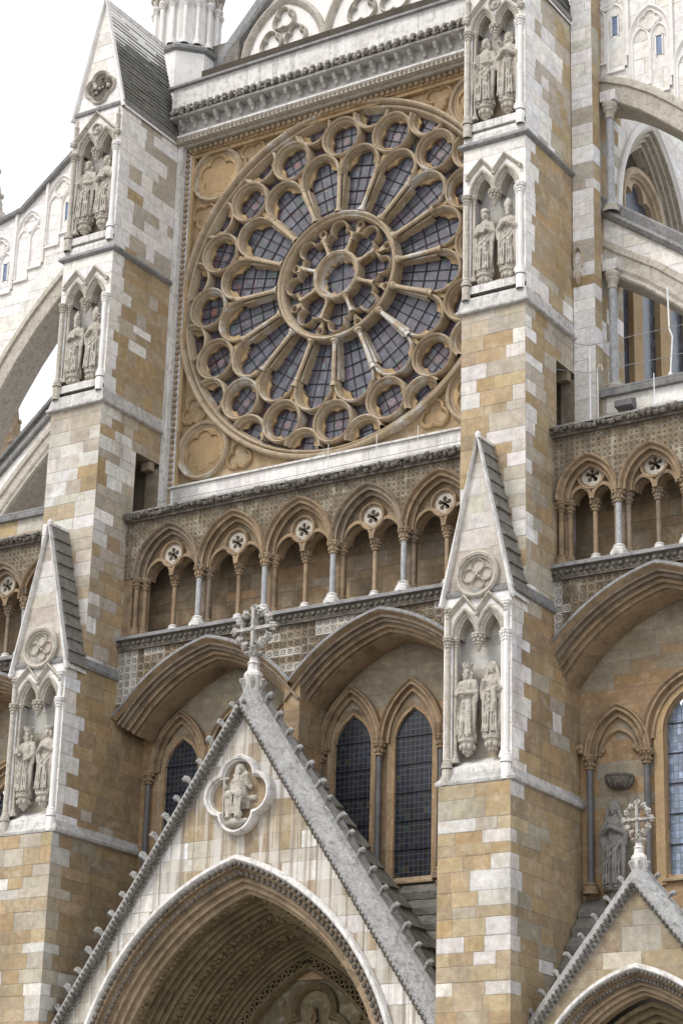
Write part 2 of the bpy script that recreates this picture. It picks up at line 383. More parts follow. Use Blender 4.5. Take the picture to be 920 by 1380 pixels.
c=mixc(t,ramp(t,noise(t,pos(t),.7,5),[(.35,0),(.65,1)]),(.30,.28,.255),(.22,.21,.195)); c=mixc(t,1,c,ramp(t,noise(t,pos(t),20,4),[(.3,.8),(.7,1.15)]),'MULTIPLY'); L(t,c,b.inputs['Base Color']); M['ground']=m

# ground: one sheet to the horizon
mb=MB(); mb.grid([[(x,y,0) for x in(-900,-60,-10,10,60,900)] for y in(-900,-80,-20,20,80,900)])
build(mb,'ground',M['ground'],smooth=0,kind='structure')

for k_ in('slab','slab_brown'):
    b=[n for n in M[k_].node_tree.nodes if n.type=='BSDF_PRINCIPLED'][0]; b.inputs['Specular IOR Level'].default_value=.08
# lime bloom on the carved diaper
t=M['tile'].node_tree; b=[n for n in t.nodes if n.type=='BSDF_PRINCIPLED'][0]; src=b.inputs['Base Color'].links[0].from_socket
c=mixc(t,math_(t,'MULTIPLY',ramp(t,noise(t,pos(t,(1.6,1.6,.7)),1.5,5,.65,.5),[(.57,0),(.66,1)]),.6),src,(.46,.41,.32)); L(t,c,b.inputs['Base Color'])
# ================================================================ rose window
RX,RZ,YF,YG=.25,25.46,-.37,-.12
PX=11.335   # bay spacing
def prot(th):
    c_,s_=cos(th),sin(th)
    return lambda x,y,z:(RX+z*c_+x*s_,y,RZ+z*s_-x*c_)
PR=lambda x,y,z:(RX+x,y,RZ+z)
rose=thing('rose_window','great round rose window of ochre stone tracery with sixteen petals and dark leaded glass','rose window',(RX,YF,RZ))
mb=MB(); sweep(mb,circle(0,0,4.44,144),[(.25,-.2),(.25,YF-.06),(.23,YF-.11),(.185,YF-.13),(.145,YF-.09),(.135,YF-.02),(.12,YF+.05),(.095,YF+.06),(.085,YF+.0),(.055,YF-.02),(.025,YF+.01),(.015,YF+.08),(-.005,YF+.12),(-.02,YF+.1),(-.04,YF+.16),(-.045,YG)],closed=True,P=PR)
build(mb,'rim',M['rose_grey'],rose)
mb=MB(); sweep(mb,circle(0,0,1.5,96),[(.2,YG),(.2,YF-.02),(.19,YF-.09),(.16,YF-.12),(.125,YF-.09),(.11,YF-.03),(.085,YF-.02),(.06,YF-.04),(.04,YF+.0),(.03,YF+.05),(.02,YG)],closed=True,P=PR)
build(mb,'inner_ring',M['rose_grey'],rose)
mb=MB(); sweep(mb,circle(0,0,.5,64),[(.13,YG),(.15,YF-.02),(.14,YF-.09),(.10,YF-.12),(.05,YF-.08),(.03,YF),(0,YF-.02),(-.03,YF+.05),(-.05,YF+.12),(-.06,YG)],closed=True,P=PR)
hub=build(mb,'hub_ring',M['rose_grey'],rose)
mb=MB(); o=circle(0,0,.47,80); f=[]
for x,z in o:
    a=math.atan2(z,x); r_=min(.465,foil_r(a,8,.31,.145)); f.append((r_*cos(a),r_*sin(a)))
mb.plate(o,f,YF+.12,YF+.2,PR); build(mb,'cusping',M['rose'],hub)
def spoke_col(P,r0,r1,rad,y):
    """a shaft lying in the window plane with base and capital"""
    mb=MB(); prof=[(rad*1.9,0),(rad*1.9,.05),(rad*1.3,.08),(rad*1.35,.11),(rad,.13),(rad,.5),(rad,(r1-r0)-.2),(rad*1.25,(r1-r0)-.19),(rad*1.25,(r1-r0)-.165),(rad,(r1-r0)-.15),(rad*1.2,(r1-r0)-.08),(rad*1.7,(r1-r0)-.03),(rad*1.75,(r1-r0))]
    mb.grid([[P(rr*cos(2*PI*j/12),y+rr*sin(2*PI*j/12),r0+q) for j in range(12)] for rr,q in prof],closed_u=True)
    return mb
def swp(mb,path,prof,P): sweep(mb,path,prof,P=P)
for k in range(16):
    th=PI/2+k*PI/8; P=prot(th)
    # spoke: web behind, shaft with base and capital in front
    mb=MB(); mb.poly([(-.042,1.66),(.042,1.66),(.05,3.28),(-.05,3.28)],YF+.03,YG,P)
    sp=build(mb,'spoke',M['rose'],rose)
    build(spoke_col(P,1.70,2.92,.055,YF-.035),'colonnette',M['rose_grey'],sp)
    # roundel at the head of the spoke
    mb=MB(); sweep(mb,circle(0,3.81,.44,40),[(.115,YG),(.12,YF+.02),(.11,YF-.045),(.085,YF-.075),(.055,YF-.045),(.045,YF+.02),(.02,YF+.035),(.005,YF+.01),(-.01,YF+.03),(-.015,YF+.1),(-.03,YF+.15)],closed=True,P=P)
    rd=build(mb,'roundel',M['rose_grey'],rose)
    o=circle(0,3.81,.42,60); f=[]
    for x,z in o:
        a=math.atan2(z-3.81,x); r_=min(.415,foil_r(a,4,.195,.225,PI/4)); f.append((r_*cos(a),3.81+r_*sin(a)))
    mb=MB(); mb.plate(o,f,YF+.16,YF+.24,P); build(mb,'cusping',M['rose'],rd)
    # petal arch and rim light between two spokes
    P=prot(th+PI/16)
    path=[(-.475,2.72)]+parch(0,2.93,.475,.49,10)+[(.475,2.72)]
    mb=MB(); sweep(mb,path,[(.08,YG),(.085,YF+.02),(.08,YF-.045),(.05,YF-.08),(.02,YF-.05),(.01,YF+.02),(-.01,YF+.01),(-.02,YF+.05),(-.025,YF+.12),(-.03,YF+.15)],P=P)
    sweep(mb,[(-.34,1.66),(-.478,2.72)],[(.02,YF+.03),(-.055,YF+.03),(-.06,YF+.15),(-.08,YG)],P=P)
    sweep(mb,[(.478,2.72),(.34,1.66)],[(.02,YF+.03),(-.055,YF+.03),(-.06,YF+.15),(-.08,YG)],P=P)
    pa=build(mb,'petal_arch',M['rose_grey'],rose)
    cz=2.93; n=28; o=[];f=[]
    for i in range(n+1):
        a=PI+PI*.05-i*(PI*1.1)/n; ro=.45
        r_=min(.414,foil_r(a,3,.2,.225,PI/2)) if 0<=0 else ro
        d=foil_r(a,3,.205,.25,PI/2)
        if sin(a)<-.12: d=.445
        o.append((ro*cos(a),cz+ro*sin(a))); f.append((min(d,.445)*cos(a),cz+min(d,.445)*sin(a)))
    mb=MB(); mb.plate(o,f,YF+.16,YF+.24,P,closed=False); build(mb,'cusping',M['rose'],pa)
    # light cut by the rim
    pts=[]
    for i in range(21):
        a=PI*1.0+i*PI/20*1.0; pts.append((-.42*cos(a+PI)*-1,4.36+.40*sin(a)))
    pts=[(.44*cos(a),4.40+.42*sin(a)) for a in [PI*1.02+PI*.96*i/20 for i in range(21)]]
    mb=MB(); sweep(mb,pts,[(-.09,YG),(-.095,YF+.02),(-.08,YF-.04),(-.045,YF-.06),(-.01,YF-.02),(.0,YF+.04),(.03,YF+.05),(.045,YF+.13),(.06,YG)],P=P)
    rl=build(mb,'rim_light',M['rose_grey'],rose)
    o=[];f=[]
    for i in range(25):
        a=PI*1.02+PI*.96*i/24; o.append((.385*cos(a),4.40+.385*sin(a))); d=min(.383,foil_r(a,3,.19,.215,-PI/2)); f.append((d*cos(a),4.40+d*sin(a)))
    mb=MB(); mb.plate(o,f,YF+.15,YF+.22,P,closed=False); build(mb,'cusping',M['rose'],rl)
for k in range(8):
    th=PI/8+k*PI/4; P=prot(th)
    mb=MB(); mb.poly([(-.035,.6),(.035,.6),(.035,1.18),(-.035,1.18)],YF+.05,YG,P)
    sp=build(mb,'inner_spoke',M['rose'],rose)
    build(spoke_col(P,.62,1.14,.042,YF-.01),'colonnette',M['rose_grey'],sp)
    mb=MB(); sweep(mb,circle(0,1.41,.07,20),[(.04,YG),(.04,YF+.11),(.02,YF+.09),(0,YF+.12),(-.003,YG)],closed=True,P=P)
    mb.poly([(-.025,1.12),(.025,1.12),(.07,1.33),(-.07,1.33)],YF+.1,YG,P)
    build(mb,'oculus',M['rose_grey'],rose)
    P=prot(th+PI/8); f=[]
    for i in range(41):
        a=PI*1.12-i*PI*1.24/40; d=foil_r(a,3,.21,.2,PI/2)
        if sin(a)<-.15: d=.405
        f.append((d*cos(a),1.04+d*sin(a)))
    mb=MB(); sweep(mb,f,[(.05,YG),(.05,YF+.02),(.03,YF-.025),(.008,YF-.0),(.0,YF+.06),(-.008,YG)],P=P)
    build(mb,'trefoil_head',M['rose_grey'],rose)
# glass: small leaded quarries, a polar grid of coloured panes
rg=random.Random(3); mb=MB()
BL=[(0.086,0.089,0.112),(0.073,0.073,0.099),(0.099,0.096,0.115),(0.079,0.066,0.089),(0.056,0.056,0.076),(0.099,0.079,0.096),(0.092,0.096,0.122),(0.089,0.076,0.099)]
RD=[(0.092,0.050,0.059),(0.086,0.053,0.066),(0.073,0.046,0.059),(0.099,0.069,0.076),(0.079,0.059,0.076)]
OD=[(0.112,0.053,0.053),(0.079,0.106,0.099),(0.119,0.119,0.099),(0.066,0.099,0.079),(0.125,0.125,0.152),(0.099,0.066,0.099)]
def panes(r0,r1,dr,nth,pal,odd):
    nr=max(1,round((r1-r0)/dr))
    for i in range(nr):
        a0=r0+(r1-r0)*i/nr; a1=r0+(r1-r0)*(i+1)/nr
        for j in range(nth):
            t0=2*PI*j/nth; t1=2*PI*(j+1)/nth; c=jit(rg.choice(OD if rg.random()<odd else pal),rg,.25); wd=(t1-t0)*(a0+a1)/2
            mb.face([PR(a0*cos(t0),YG,a0*sin(t0)),PR(a0*cos(t1),YG,a0*sin(t1)),PR(a1*cos(t1),YG,a1*sin(t1)),PR(a1*cos(t0),YG,a1*sin(t0))],c,([(0,0),(wd,0),(wd,a1-a0),(0,a1-a0)],(wd,a1-a0)))
panes(.02,.5,.16,12,BL,.08); panes(.5,1.56,.17,48,BL,.08); panes(1.56,3.35,.15,96,BL,.06); panes(3.35,4.2,.142,128,BL+RD,.08); panes(4.2,4.5,.15,144,RD+RD+BL,.06)
build(mb,'stained_glass',M['rose_glass'],rose,smooth=0)
# red bosses in the middle of the roundels
mb=MB()
for k in range(16):
    P=prot(PI/2+k*PI/8); c=jit(rg.choice([(.18,.08,.07),(.15,.09,.085),(.16,.12,.13),(.14,.09,.09)]),rg,.2)
    mb.face([P(x,YG-.006,3.81+z) for x,z in((0,-.13),(.13,0),(0,.13),(-.13,0))],c,([(0,0),(.18,0),(.18,.18),(0,.18)],(.18,.18)))
build(mb,'glass_lozenges',M['rose_glass'],rose,smooth=0,kind='stuff')
# iron glazing bars
mb=MB()
def bar(P,a,b,r=.009,y=YG-.02): mb.tube([P(a[0],y,a[1]),P(b[0],y,b[1])],r,5,False)
for k in range(16):
    P=prot(PI/2+k*PI/8+PI/16)
    for s in(-.13,.13): bar(P,(s*.75,1.7),(s*1.15,3.35))
    for r_ in(2.0,2.35,2.7,3.03): bar(P,(-.2*r_,r_),(.2*r_,r_),.012)
    bar(P,(-.15,3.95),(-.15,4.4)); bar(P,(.15,3.95),(.15,4.4)); bar(P,(-.4,4.2),(.4,4.2))
    P=prot(PI/2+k*PI/8)
    for s in(-.13,.13): bar(P,(-.36,3.81+s),(.36,3.81+s))
    for s in(-.13,.13): bar(P,(s,3.45),(s,4.17))
for k in range(8):
    P=prot(k*PI/4); bar(P,(0,.65),(0,1.5),.01); 
    for r_ in(.95,1.2): bar(P,(-.42*r_,r_),(.42*r_,r_),.01)
bar(PR,(0,-.45),(0,.45)); bar(PR,(-.45,0),(.45,0))
build(mb,'glazing_bars',M['iron'],rose,kind='stuff')

# ================================================================ wall that frames the rose
XC=.27; XA,XB=XC-4.87,XC+4.9     # bay between the buttress flanks
rw=thing('rose_wall','ochre stone wall with square frame of beads round the rose window below the corbelled cornice','wall',(XC,-.2,20.7))
mb=MB()
def hole(z):
    q=4.5**2-(z-RZ)**2; h=math.sqrt(q) if q>0 else 0
    return [(XA-.3,RX-h),(RX+h,XB+.3)]
YW=-.26
pal_rose=lambda u,v,u0,u1,i,a,b,rg: jit(rg.choice([(.39,.275,.155),(.36,.25,.14),(.335,.235,.13),(.40,.295,.175)]),rg,.07)
ashlar_rows(mb,lambda u,v:(u,YW,v),20.6,30.6,hole,pal_rose,ch=.42,ln=(.6,1.1),sub=4)
build(mb,'spandrel_wall',M['ashlar'],rw,smooth=0)
for sx in(-1,1):
    for sz in(-1,1):
        cx,cz=RX+sx*3.8,RZ+sz*3.8
        mb=MB(); sweep(mb,circle(cx,cz,.62,48),[(.16,YW),(.15,YW-.1),(.11,YW-.15),(.06,YW-.12),(.04,YW-.05),(.0,YW-.06),(-.03,YW-.02),(-.05,YW+.04)],closed=True)
        rd=build(mb,'blind_roundel',M['rose_grey'],rw)
        n=5 if sz>0 else 6; o=circle(cx,cz,.6,90); f=[]
        for x,z in o:
            a=math.atan2(z-cz,x-cx); d=min(.55,foil_r(a,n,.31,.2 if n==6 else .225,PI/2)); f.append((cx+d*cos(a),cz+d*sin(a)))
        mb=MB(); mb.plate(o,f,YW-.045,YW-.004); sweep(mb,f,[(.0,YW-.045),(.02,YW-.06),(.045,YW-.045)],closed=True); build(mb,'cusping',M['rose'],rd)
        mb=MB(); mb.poly(circle(cx,cz,.6,40),YW-.006,YW-.003); build(mb,'panel',M['ochre'],rd)
        for dx,dz in((4.15,2.72),(2.72,4.15)):
            cx2,cz2=RX+sx*dx,RZ+sz*dz; a0=math.atan2(sz*dz,sx*dx)+PI/ (1) 
            f=foil(cx2,cz2,3,.16,.17,PI/2 if sz<0 else -PI/2,45)
            mb=MB(); sweep(mb,f,[(.0,YW),(.0,YW-.05),(.03,YW-.09),(.07,YW-.06),(.08,YW)],closed=True)
            build(mb,'blind_trefoil',M['rose'],rw)
# square frame: flat strips, hollow with beads
for s,x0 in((1,XA),(-1,XB)):
    mb=MB(); mb.box(min(x0,x0+s*.17),max(x0,x0+s*.17),-.66,-.2,20.2,30.2); mb.box(min(x0+s*.17,x0+s*.3),max(x0+s*.17,x0+s*.3),-.46,-.2,20.7,30.2)
    build(mb,'jamb',M['white_dirty'] if s>0 else M['rose_grey'],rw)
    mb=MB()
    for i in range(58): mb.ball((x0+s*.235,-.49,20.85+i*.16),.06,8,5,sx=.9,sz=1.0)
    build(mb,'bead_row',M['brown_pale'],rw)
    mb=MB(); mb.box(min(x0+s*.3,x0+s*.38),max(x0+s*.3,x0+s*.38),-.42,-.2,20.7,29.95); build(mb,'jamb_fillet',M['rose'],rw)
mb=MB(); mb.box(XA+.17,XB-.17,-.46,-.2,29.98,30.3); mb.box(XA+.17,XB-.17,-.40,-.2,29.88,29.978); build(mb,'head_strip',M['rose'],rw)
mb=MB(); n=58
for i in range(n): mb.ball((XA+.3+(XB-XA-.6)*i/(n-1),-.5,30.06),.065,8,5)
build(mb,'bead_row',M['brown_pale'],rw)
# cornice: dogtooth, frieze of corbels, leaf band, parapet
mb=MB(); mb.box(XA,XB,-.62,0,30.14,30.22); mb.box(XA,XB,-.78,0,30.22,30.36)
for i in range(76):
    x=XA+.06+(XB-XA)*i/76
    mb.face([(x,-.79,30.34),(x+.1,-.79,30.34),(x+.05,-.88,30.26)]); mb.face([(x,-.79,30.34),(x+.05,-.88,30.26),(x+.05,-.72,30.16)]); mb.face([(x+.1,-.79,30.34),(x+.05,-.72,30.16),(x+.05,-.88,30.26)])
    mb.face([(x,-.79,30.34),(x+.05,-.72,30.16),(x+.1,-.79,30.34)])
build(mb,'dogtooth_course',M['niche'],rw,smooth=20)
mb=MB(); mb.box(XA,XB,-.80,0,30.362,30.42); build(mb,'fillet',M['white_dirty'],rw,smooth=20)
mb=MB(); mb.box(XA,XB,-.66,0,30.421,30.84); build(mb,'frieze',M['ledge'],rw,smooth=20)
mb=MB()
for i in range(27):
    x=XA+.2+(XB-XA-.4)*i/26; mb.poly([(-.90,30.84),(-.90,30.76),(-.84,30.68),(-.78,30.66),(-.74,30.58),(-.655,30.58),(-.655,30.84)],x-.045,x+.045,P=lambda a,d,z:(d,a,z))
build(mb,'corbels',M['ledge'],rw,smooth=20,kind='stuff')
mb=MB(); mb.box(XA-.05,XB+.05,-1.0,0,30.845,30.9); build(mb,'cornice_slab',M['ledge'],rw,smooth=20)
mb=MB(); dk=MB(); rg=random.Random(5)
dk.box(XA,XB,-1.0,0,30.902,31.08)  # dark strip and balls paint the dark gaps between pale leaf clumps
for i in range(44):
    x=XA+(XB-XA)*(i+.5)/44
    for q in range(9):
        a=rg.uniform(0,6.28); d=rg.uniform(0,.085); mb.ball((x+d*cos(a),-1.02-rg.uniform(0,.09),30.99+.95*d*sin(a)),rg.uniform(.025,.045),6,4,sx=rg.uniform(.8,1.4))
    mb.tube([(x-.08,-1.0,30.92),(x-.02,-1.08,30.97),(x+.05,-1.12,31.04),(x+.1,-1.06,31.08)],[.03,.035,.04,.025],6)
    for q in range(5): dk.ball((x+.1+rg.uniform(-.04,.04),-1.01-rg.uniform(0,.05),30.93+rg.uniform(0,.14)),rg.uniform(.025,.04),6,4)
build(mb,'leaf_band',M['pale_leaf'],rw,kind='stuff'); build(dk,'dark_leaf_gaps',M['leaf'],rw,kind='stuff')
mb=MB(); mb.box(XA,XB,-.98,0,31.081,31.14); build(mb,'cornice_top',M['white_dirty'],rw)
mb=MB(); mb.box(XA-.04,XB+.04,-.96,0,31.14,31.72); build(mb,'parapet',M['white_dirty'],rw,smooth=20)
mb=MB(); mb.poly([(-1.06,31.72),(-1.06,31.78),(-.9,31.9),(-.1,31.98),(-.1,31.72)],XA-.12,XB,P=lambda a,d,z:(d,a,z)); build(mb,'parapet_coping',M['lead'],rw,smooth=20)
# sloping sill between the rose and the arcade roof
mb=MB(); ashlar(mb,lambda u,v:(u,-.56,v),XA+.3,XB,19.6,20.68,lambda u,v,u0,u1,i,a,b,rg: jit(rg.choice(WHT),rg,.05) if v>20.1 else pick(rg,(2,GREYBUFF0),(1,WHT)),ch=.36,ln=(.6,1.2)); build(mb,'sill_wall',M['sill'],rw,smooth=0)
mb=MB(); mb.poly([(-.62,20.68),(-.62,20.73),(-.30,20.86),(-.1,20.86),(-.1,20.68)],XA+.26,XB,P=lambda a,d,z:(d,a,z)); build(mb,'sill_coping',M['white_dirty'],rw,smooth=20)
mb=MB(); ashlar(mb,lambda u,v:(u,-.50,v),XA-.02,XA+.32,19.6,20.7,pal_mix(2,1,1),ch=.34); build(mb,'return_wall',M['ashlar'],rw,smooth=0)
mb=MB(); mb.box(XA-.1,XB+.1,.3,.5,8,33); build(mb,'dark_backing',M['void'],rw,smooth=0)  # unseen dark backing added to stop sky showing through gaps
# ================================================================ statues
def figure(pieces,voxel,smooth_it=2):
    me=bpy.data.meshes.new('tmp'); me.from_pydata(pieces.v,[],pieces.f)
    bm=bmesh.new(); bm.from_mesh(me); bmesh.ops.remove_doubles(bm,verts=bm.verts,dist=1e-5); bmesh.ops.holes_fill(bm,edges=[e for e in bm.edges if e.is_boundary]); bmesh.ops.recalc_face_normals(bm,faces=bm.faces); bm.to_mesh(me); bm.free()
    o=bpy.data.objects.new('tmp',me); COL.objects.link(o)
    r=o.modifiers.new('r','REMESH'); r.mode='VOXEL'; r.voxel_size=voxel; r.adaptivity=0
    s=o.modifiers.new('s','SMOOTH'); s.iterations=smooth_it; s.factor=.4
    dg=bpy.context.evaluated_depsgraph_get(); res=bpy.data.meshes.new_from_object(o.evaluated_get(dg))
    bpy.data.objects.remove(o); res.shade_smooth(); return res
def limb(mb,pts,rs): 
    mb.tube(pts,rs,9)
    for p,r in zip(pts,rs): mb.ball(p,r*1.0,9,6)
def head_on(mb,c,kind,turn=0,beard=False,s=1):
    T=Matrix.Translation(c)@Matrix.Rotation(turn,4,'Z'); h=MB()
    h.ball((0,0,0),.1,12,9,sx=.82,sy=.95,sz=1.22); h.ball((0,-.075,-.005),.022,6,5,sx=.8,sz=1.7)      # skull, nose
    h.ball((0,-.06,.03),.06,8,5,sx=1.05,sy=.6,sz=.3); h.ball((0,-.07,-.06),.035,7,5,sx=1.1,sy=.7,sz=.55)  # brow, mouth
    h.ball((-.035,-.06,-.03),.033,7,5); h.ball((.035,-.06,-.03),.033,7,5); h.ball((0,-.055,-.1),.04,7,5)
    if beard: h.ball((0,-.05,-.13),.062,8,6,sx=1,sy=.75,sz=1.25)
    if kind in('hair','crown','halo'):
        h.ball((0,.03,.035),.112,12,8,sx=.98,sy=1,sz=1.05)
        for a in(-1,1): limb(h,[(a*.085,.02,.02),(a*.105,.01,-.07),(a*.095,.015,-.14)],[.036,.042,.03])
        limb(h,[(-.07,.07,-.08),(.07,.07,-.08)],[.05,.05])
    if kind=='crown':
        h.lathe(0,0,[(.0,.06),(.103,.06),(.112,.075),(.108,.1),(.118,.15),(.0,.15)],14)
        for k in range(7): h.ball((.112*cos(2*PI*k/7),.112*sin(2*PI*k/7),.165),.024,6,5,sz=1.4)
    if kind=='mitre':
        h.grid([[(.1*cos(2*PI*j/14)*a,.1*sin(2*PI*j/14)*b,z) for j in range(14)] for a,b,z in((1,1,.05),(1.08,1,.1),(1.0,.8,.18),(.65,.5,.25),(.12,.3,.31))],closed_u=True); h.ball((0,.02,-.02),.095,10,7)
    if kind=='hood':
        h.ball((0,.035,.02),.128,12,9,sx=.95,sz=1.15)
        for a in(-1,1): limb(h,[(a*.1,.0,.03),(a*.125,-.01,-.1),(a*.15,-.0,-.2)],[.035,.045,.06])
    if kind=='cap':
        h.lathe(0,0.01,[(0,.05),(.115,.05),(.125,.065),(.11,.09),(.095,.14),(.04,.165),(0,.168)],14); h.ball((0,.03,-.02),.1,10,7)
    if kind=='flatcap':
        h.lathe(0,0.01,[(0,.06),(.11,.06),(.125,.12),(.12,.145),(0,.15)],14); h.ball((0,.035,0),.108,10,7)
        for a in(-1,1): limb(h,[(a*.09,.0,.0),(a*.1,.0,-.1)],[.04,.035])
    if kind=='halo':
        h.grid([[(.2*q*cos(2*PI*j/16),.085+e,.03+.2*q*sin(2*PI*j/16)) for j in range(16)] for q,e in((0,0),(1,0),(1,.03),(0,.03))],closed_u=True)
    mb.add(h,T)
def robe(mb,seed,secs,amp=.09,k=10,mid=None):
    rg=random.Random(seed); ph=[rg.uniform(0,6.28) for _ in range(4)]; n=56; rows=[]
    for i,(z,rx,ry,cx,cy) in enumerate(secs):
        f=amp*(1-z/1.35)**.6 if z<1.3 else 0
        row=[]
        for j in range(n):
            a=2*PI*j/n; q=1+f*(sin(k*a+ph[0]+1.2*z)*.7+sin((k+5)*a+ph[1]-1.5*z)*.5+.3*sin(3*a+ph[2]))
            row.append((cx+rx*q*cos(a),cy+ry*q*sin(a),z))
        rows.append(row)
    mb.grid(rows,closed_u=True); mb.face(rows[0]); mb.face(rows[-1])
def statue_mesh(h,head,pose,seed,beard=False,turn=0,wings=False,belted=False,split=False):
    mb=MB(); rg=random.Random(seed); sway=rg.uniform(-.03,.03)
    secs=[(0,.215,.155,0,0),(.06,.205,.15,0,0),(.3,.185,.14,sway*.3,0),(.6,.168,.13,sway*.7,-.01),(.84,.158,.12,sway,0),(.98,.146 if belted else .158,.11,sway,0),(1.12,.17,.118,sway*.6,0),(1.24,.182,.115,0,0),(1.31,.165,.1,0,0.01),(1.36,.09,.08,0,.01),(1.42,.06,.06,0,0)]
    robe(mb,seed,secs,rg.uniform(.17,.22),rg.choice([7,8,9]))
    mb.ball((-.08,-.13,.02),.06,8,5,sx=.7,sy=1.5,sz=.6); mb.ball((.08,-.13,.02),.06,8,5,sx=.7,sy=1.5,sz=.6)
    # mantle folds hanging from the shoulders and an apron of cloth in front
    for a in(-1,1):
        limb(mb,[(a*.15,-.03,1.27),(a*.2,-.05,.9),(a*.2,-.06,.5),(a*.18,-.07,.15)],[.05,.055,.05,.045])
        for q in range(3):
            x=a*(.035+.05*q); limb(mb,[(x,-.145,.9-.1*q),(x*1.1,-.175,.45),(x*1.25,-.19,.08)],[.014,.019,.022])
    if belted: mb.lathe(sway,0,[(.13,.93),(.165,.94),(.165,.985),(.13,1.0)],18,sq=.75)
    else:
        limb(mb,[(.16,-.07,1.02),(.05,-.15,.8),(-.1,-.14,.72)],[.035,.04,.035]); limb(mb,[(.17,-.07,.92),(.06,-.15,.68),(-.08,-.145,.58)],[.03,.04,.03])
    head_on(mb,(0,-.02,1.53),head,turn,beard)
    def arm(s,hand,el=None):
        sh=(s*.165,0,1.27); el=el or (s*.25,-.06,1.02)
        limb(mb,[sh,el],[.068,.062]); limb(mb,[el,hand],[.062,.045]); mb.ball(hand,.042,8,6,sz=1.1)
        for q in range(3): limb(mb,[(hand[0]-s*.01,hand[1]-.02,hand[2]+.02-.02*q),(hand[0]-s*.06,hand[1]-.035,hand[2]+.02-.022*q)],[.012,.01])
        limb(mb,[el,(el[0],el[1]-.0,el[2]-.22)],[.06,.03])
    if pose=='staff':
        hd=(-.2,-.17,1.02); arm(-1,hd); arm(1,(.03,-.19,.98)); limb(mb,[(-.235,-.19,.25),(-.19,-.18,1.0),(-.165,-.16,1.62)],[.017,.017,.02])
    elif pose=='crozier':
        hd=(.2,-.17,1.1); arm(1,hd); arm(-1,(-.03,-.19,1.12)); limb(mb,[(.2,-.19,.1),(.2,-.185,1.1),(.21,-.17,1.42)],[.016]*3)
        limb(mb,[(.21+.065*cos(a)-.0,-.17,1.46+.065*sin(a)) for a in [PI*1.1-i*.55 for i in range(9)]],[.018]*9)
    elif pose=='book':
        arm(-1,(-.06,-.19,1.04)); arm(1,(.1,-.19,1.1)); b=MB(); b.box(-.085,.085,-.03,.03,-.1,.1); mb.add(b,Matrix.Translation((.02,-.2,1.1))@Matrix.Rotation(.25,4,'Y'))
    elif pose=='pray':
        arm(-1,(-.03,-.2,1.14)); arm(1,(.03,-.2,1.14))
    elif pose=='church':
        arm(-1,(-.1,-.19,.98),(-.25,-.1,1.05)); arm(1,(.12,-.17,.86),(.25,-.05,1.0)); b=MB(); b.box(-.07,.07,-.06,.06,0,.1); b.poly([(-.08,.1),(.08,.1),(0,.19)],-.06,.06); mb.add(b,Matrix.Translation((-.17,-.2,1.0)))
    elif pose=='sword':
        arm(-1,(-.18,-.18,.98)); arm(1,(-.06,-.21,1.0)); limb(mb,[(-.2,-.16,1.0),(-.24,-.12,.45)],[.022,.014])
    elif pose=='scroll':
        arm(-1,(-.17,-.13,1.24),(-.25,-.05,1.06)); arm(1,(.0,-.2,.98)); limb(mb,[(-.02,-.22,.98),(.22,-.17,1.08)],[.022,.022]); limb(mb,[(.1,-.2,1.0),(.12,-.19,.7),(.08,-.18,.52)],[.05,.06,.045])
    if wings:
        for s in(-1,1):
            b=MB(); b.grid([[(s*(.12+.13*q),.1+.03*cos(q*3),z0+(z1-z0)*q2) for q2 in(0,.5,1)] for q,z0,z1 in((0,.9,1.35),(.5,.75,1.6),(.9,.7,1.62),(1.15,.8,1.5))])
            b2=MB(); b2.grid([[(x,y+.035,z) for x,y,z in b.v[i*3:i*3+3]] for i in range(4)]); mb.add(b); mb.add(b2)
            limb(mb,[(s*.1,.1,1.3),(s*.22,.11,1.55),(s*.3,.11,1.4),(s*.27,.11,.85)],[.05,.045,.04,.03]); limb(mb,[(s*.16,.1,1.3),(s*.2,.1,.8)],[.07,.05])
    if split:  # mantle thrown back over a shorter tunic
        limb(mb,[(-.02,-.13,.8),(-.05,-.16,.4),(-.07,-.17,.06)],[.07,.06,.05]); limb(mb,[(.09,-.12,.8),(.1,-.15,.4),(.09,-.16,.06)],[.07,.06,.05])
    k=h/1.64
    mb.move(Matrix.Scale(k,4)); return figure(mb,.0115*k,1)
def statue(x,y,z,h,label,rot=0,mat_='statue',group=None,name='statue',**k):
    o=bpy.data.objects.new(name,statue_mesh(h,**k)); o.data.name=name; COL.objects.link(o); o.data.materials.append(M[mat_])
    o.location=(x,y,z); o.rotation_euler=(0,0,rot); o['label']=label; o['category']='statue'
    if group: o['group']=group
    return o

# ================================================================ buttresses
def capital(mb,cx,cy,z,r,h=.16,seed=0):
    """bell, necking ring, leaf crockets, round abacus; z is the top"""
    mb.lathe(cx,cy,[(r,z-h-.03),(r*1.35,z-h-.02),(r*1.35,z-h+.005),(r*1.05,z-h+.02),(r*1.15,z-h*.55),(r*1.7,z-.05),(r*1.75,z-.045),(r*2.0,z-.035),(r*2.05,z-.01),(r*1.95,z),(0,z)],14)
    for k in range(8):
        a=2*PI*k/8+seed; mb.ball((cx+r*1.65*cos(a),cy+r*1.65*sin(a),z-.075),r*.5,6,4); 
        a+=PI/8; mb.ball((cx+r*1.35*cos(a),cy+r*1.35*sin(a),z-h*.72),r*.42,6,4,sz=1.3)
def base(mb,cx,cy,z,r,h=.14):
    mb.lathe(cx,cy,[(r*2.1,z),(r*2.1,z+h*.3),(r*1.9,z+h*.34),(r*1.95,z+h*.5),(r*1.5,z+h*.62),(r*1.45,z+h*.72),(r*1.6,z+h*.82),(r*1.2,z+h*.95),(r,z+h)],14)
def shaft(mb,cx,cy,z0,z1,r,n=12): mb.lathe(cx,cy,[(r,z0),(r,z1)],n)
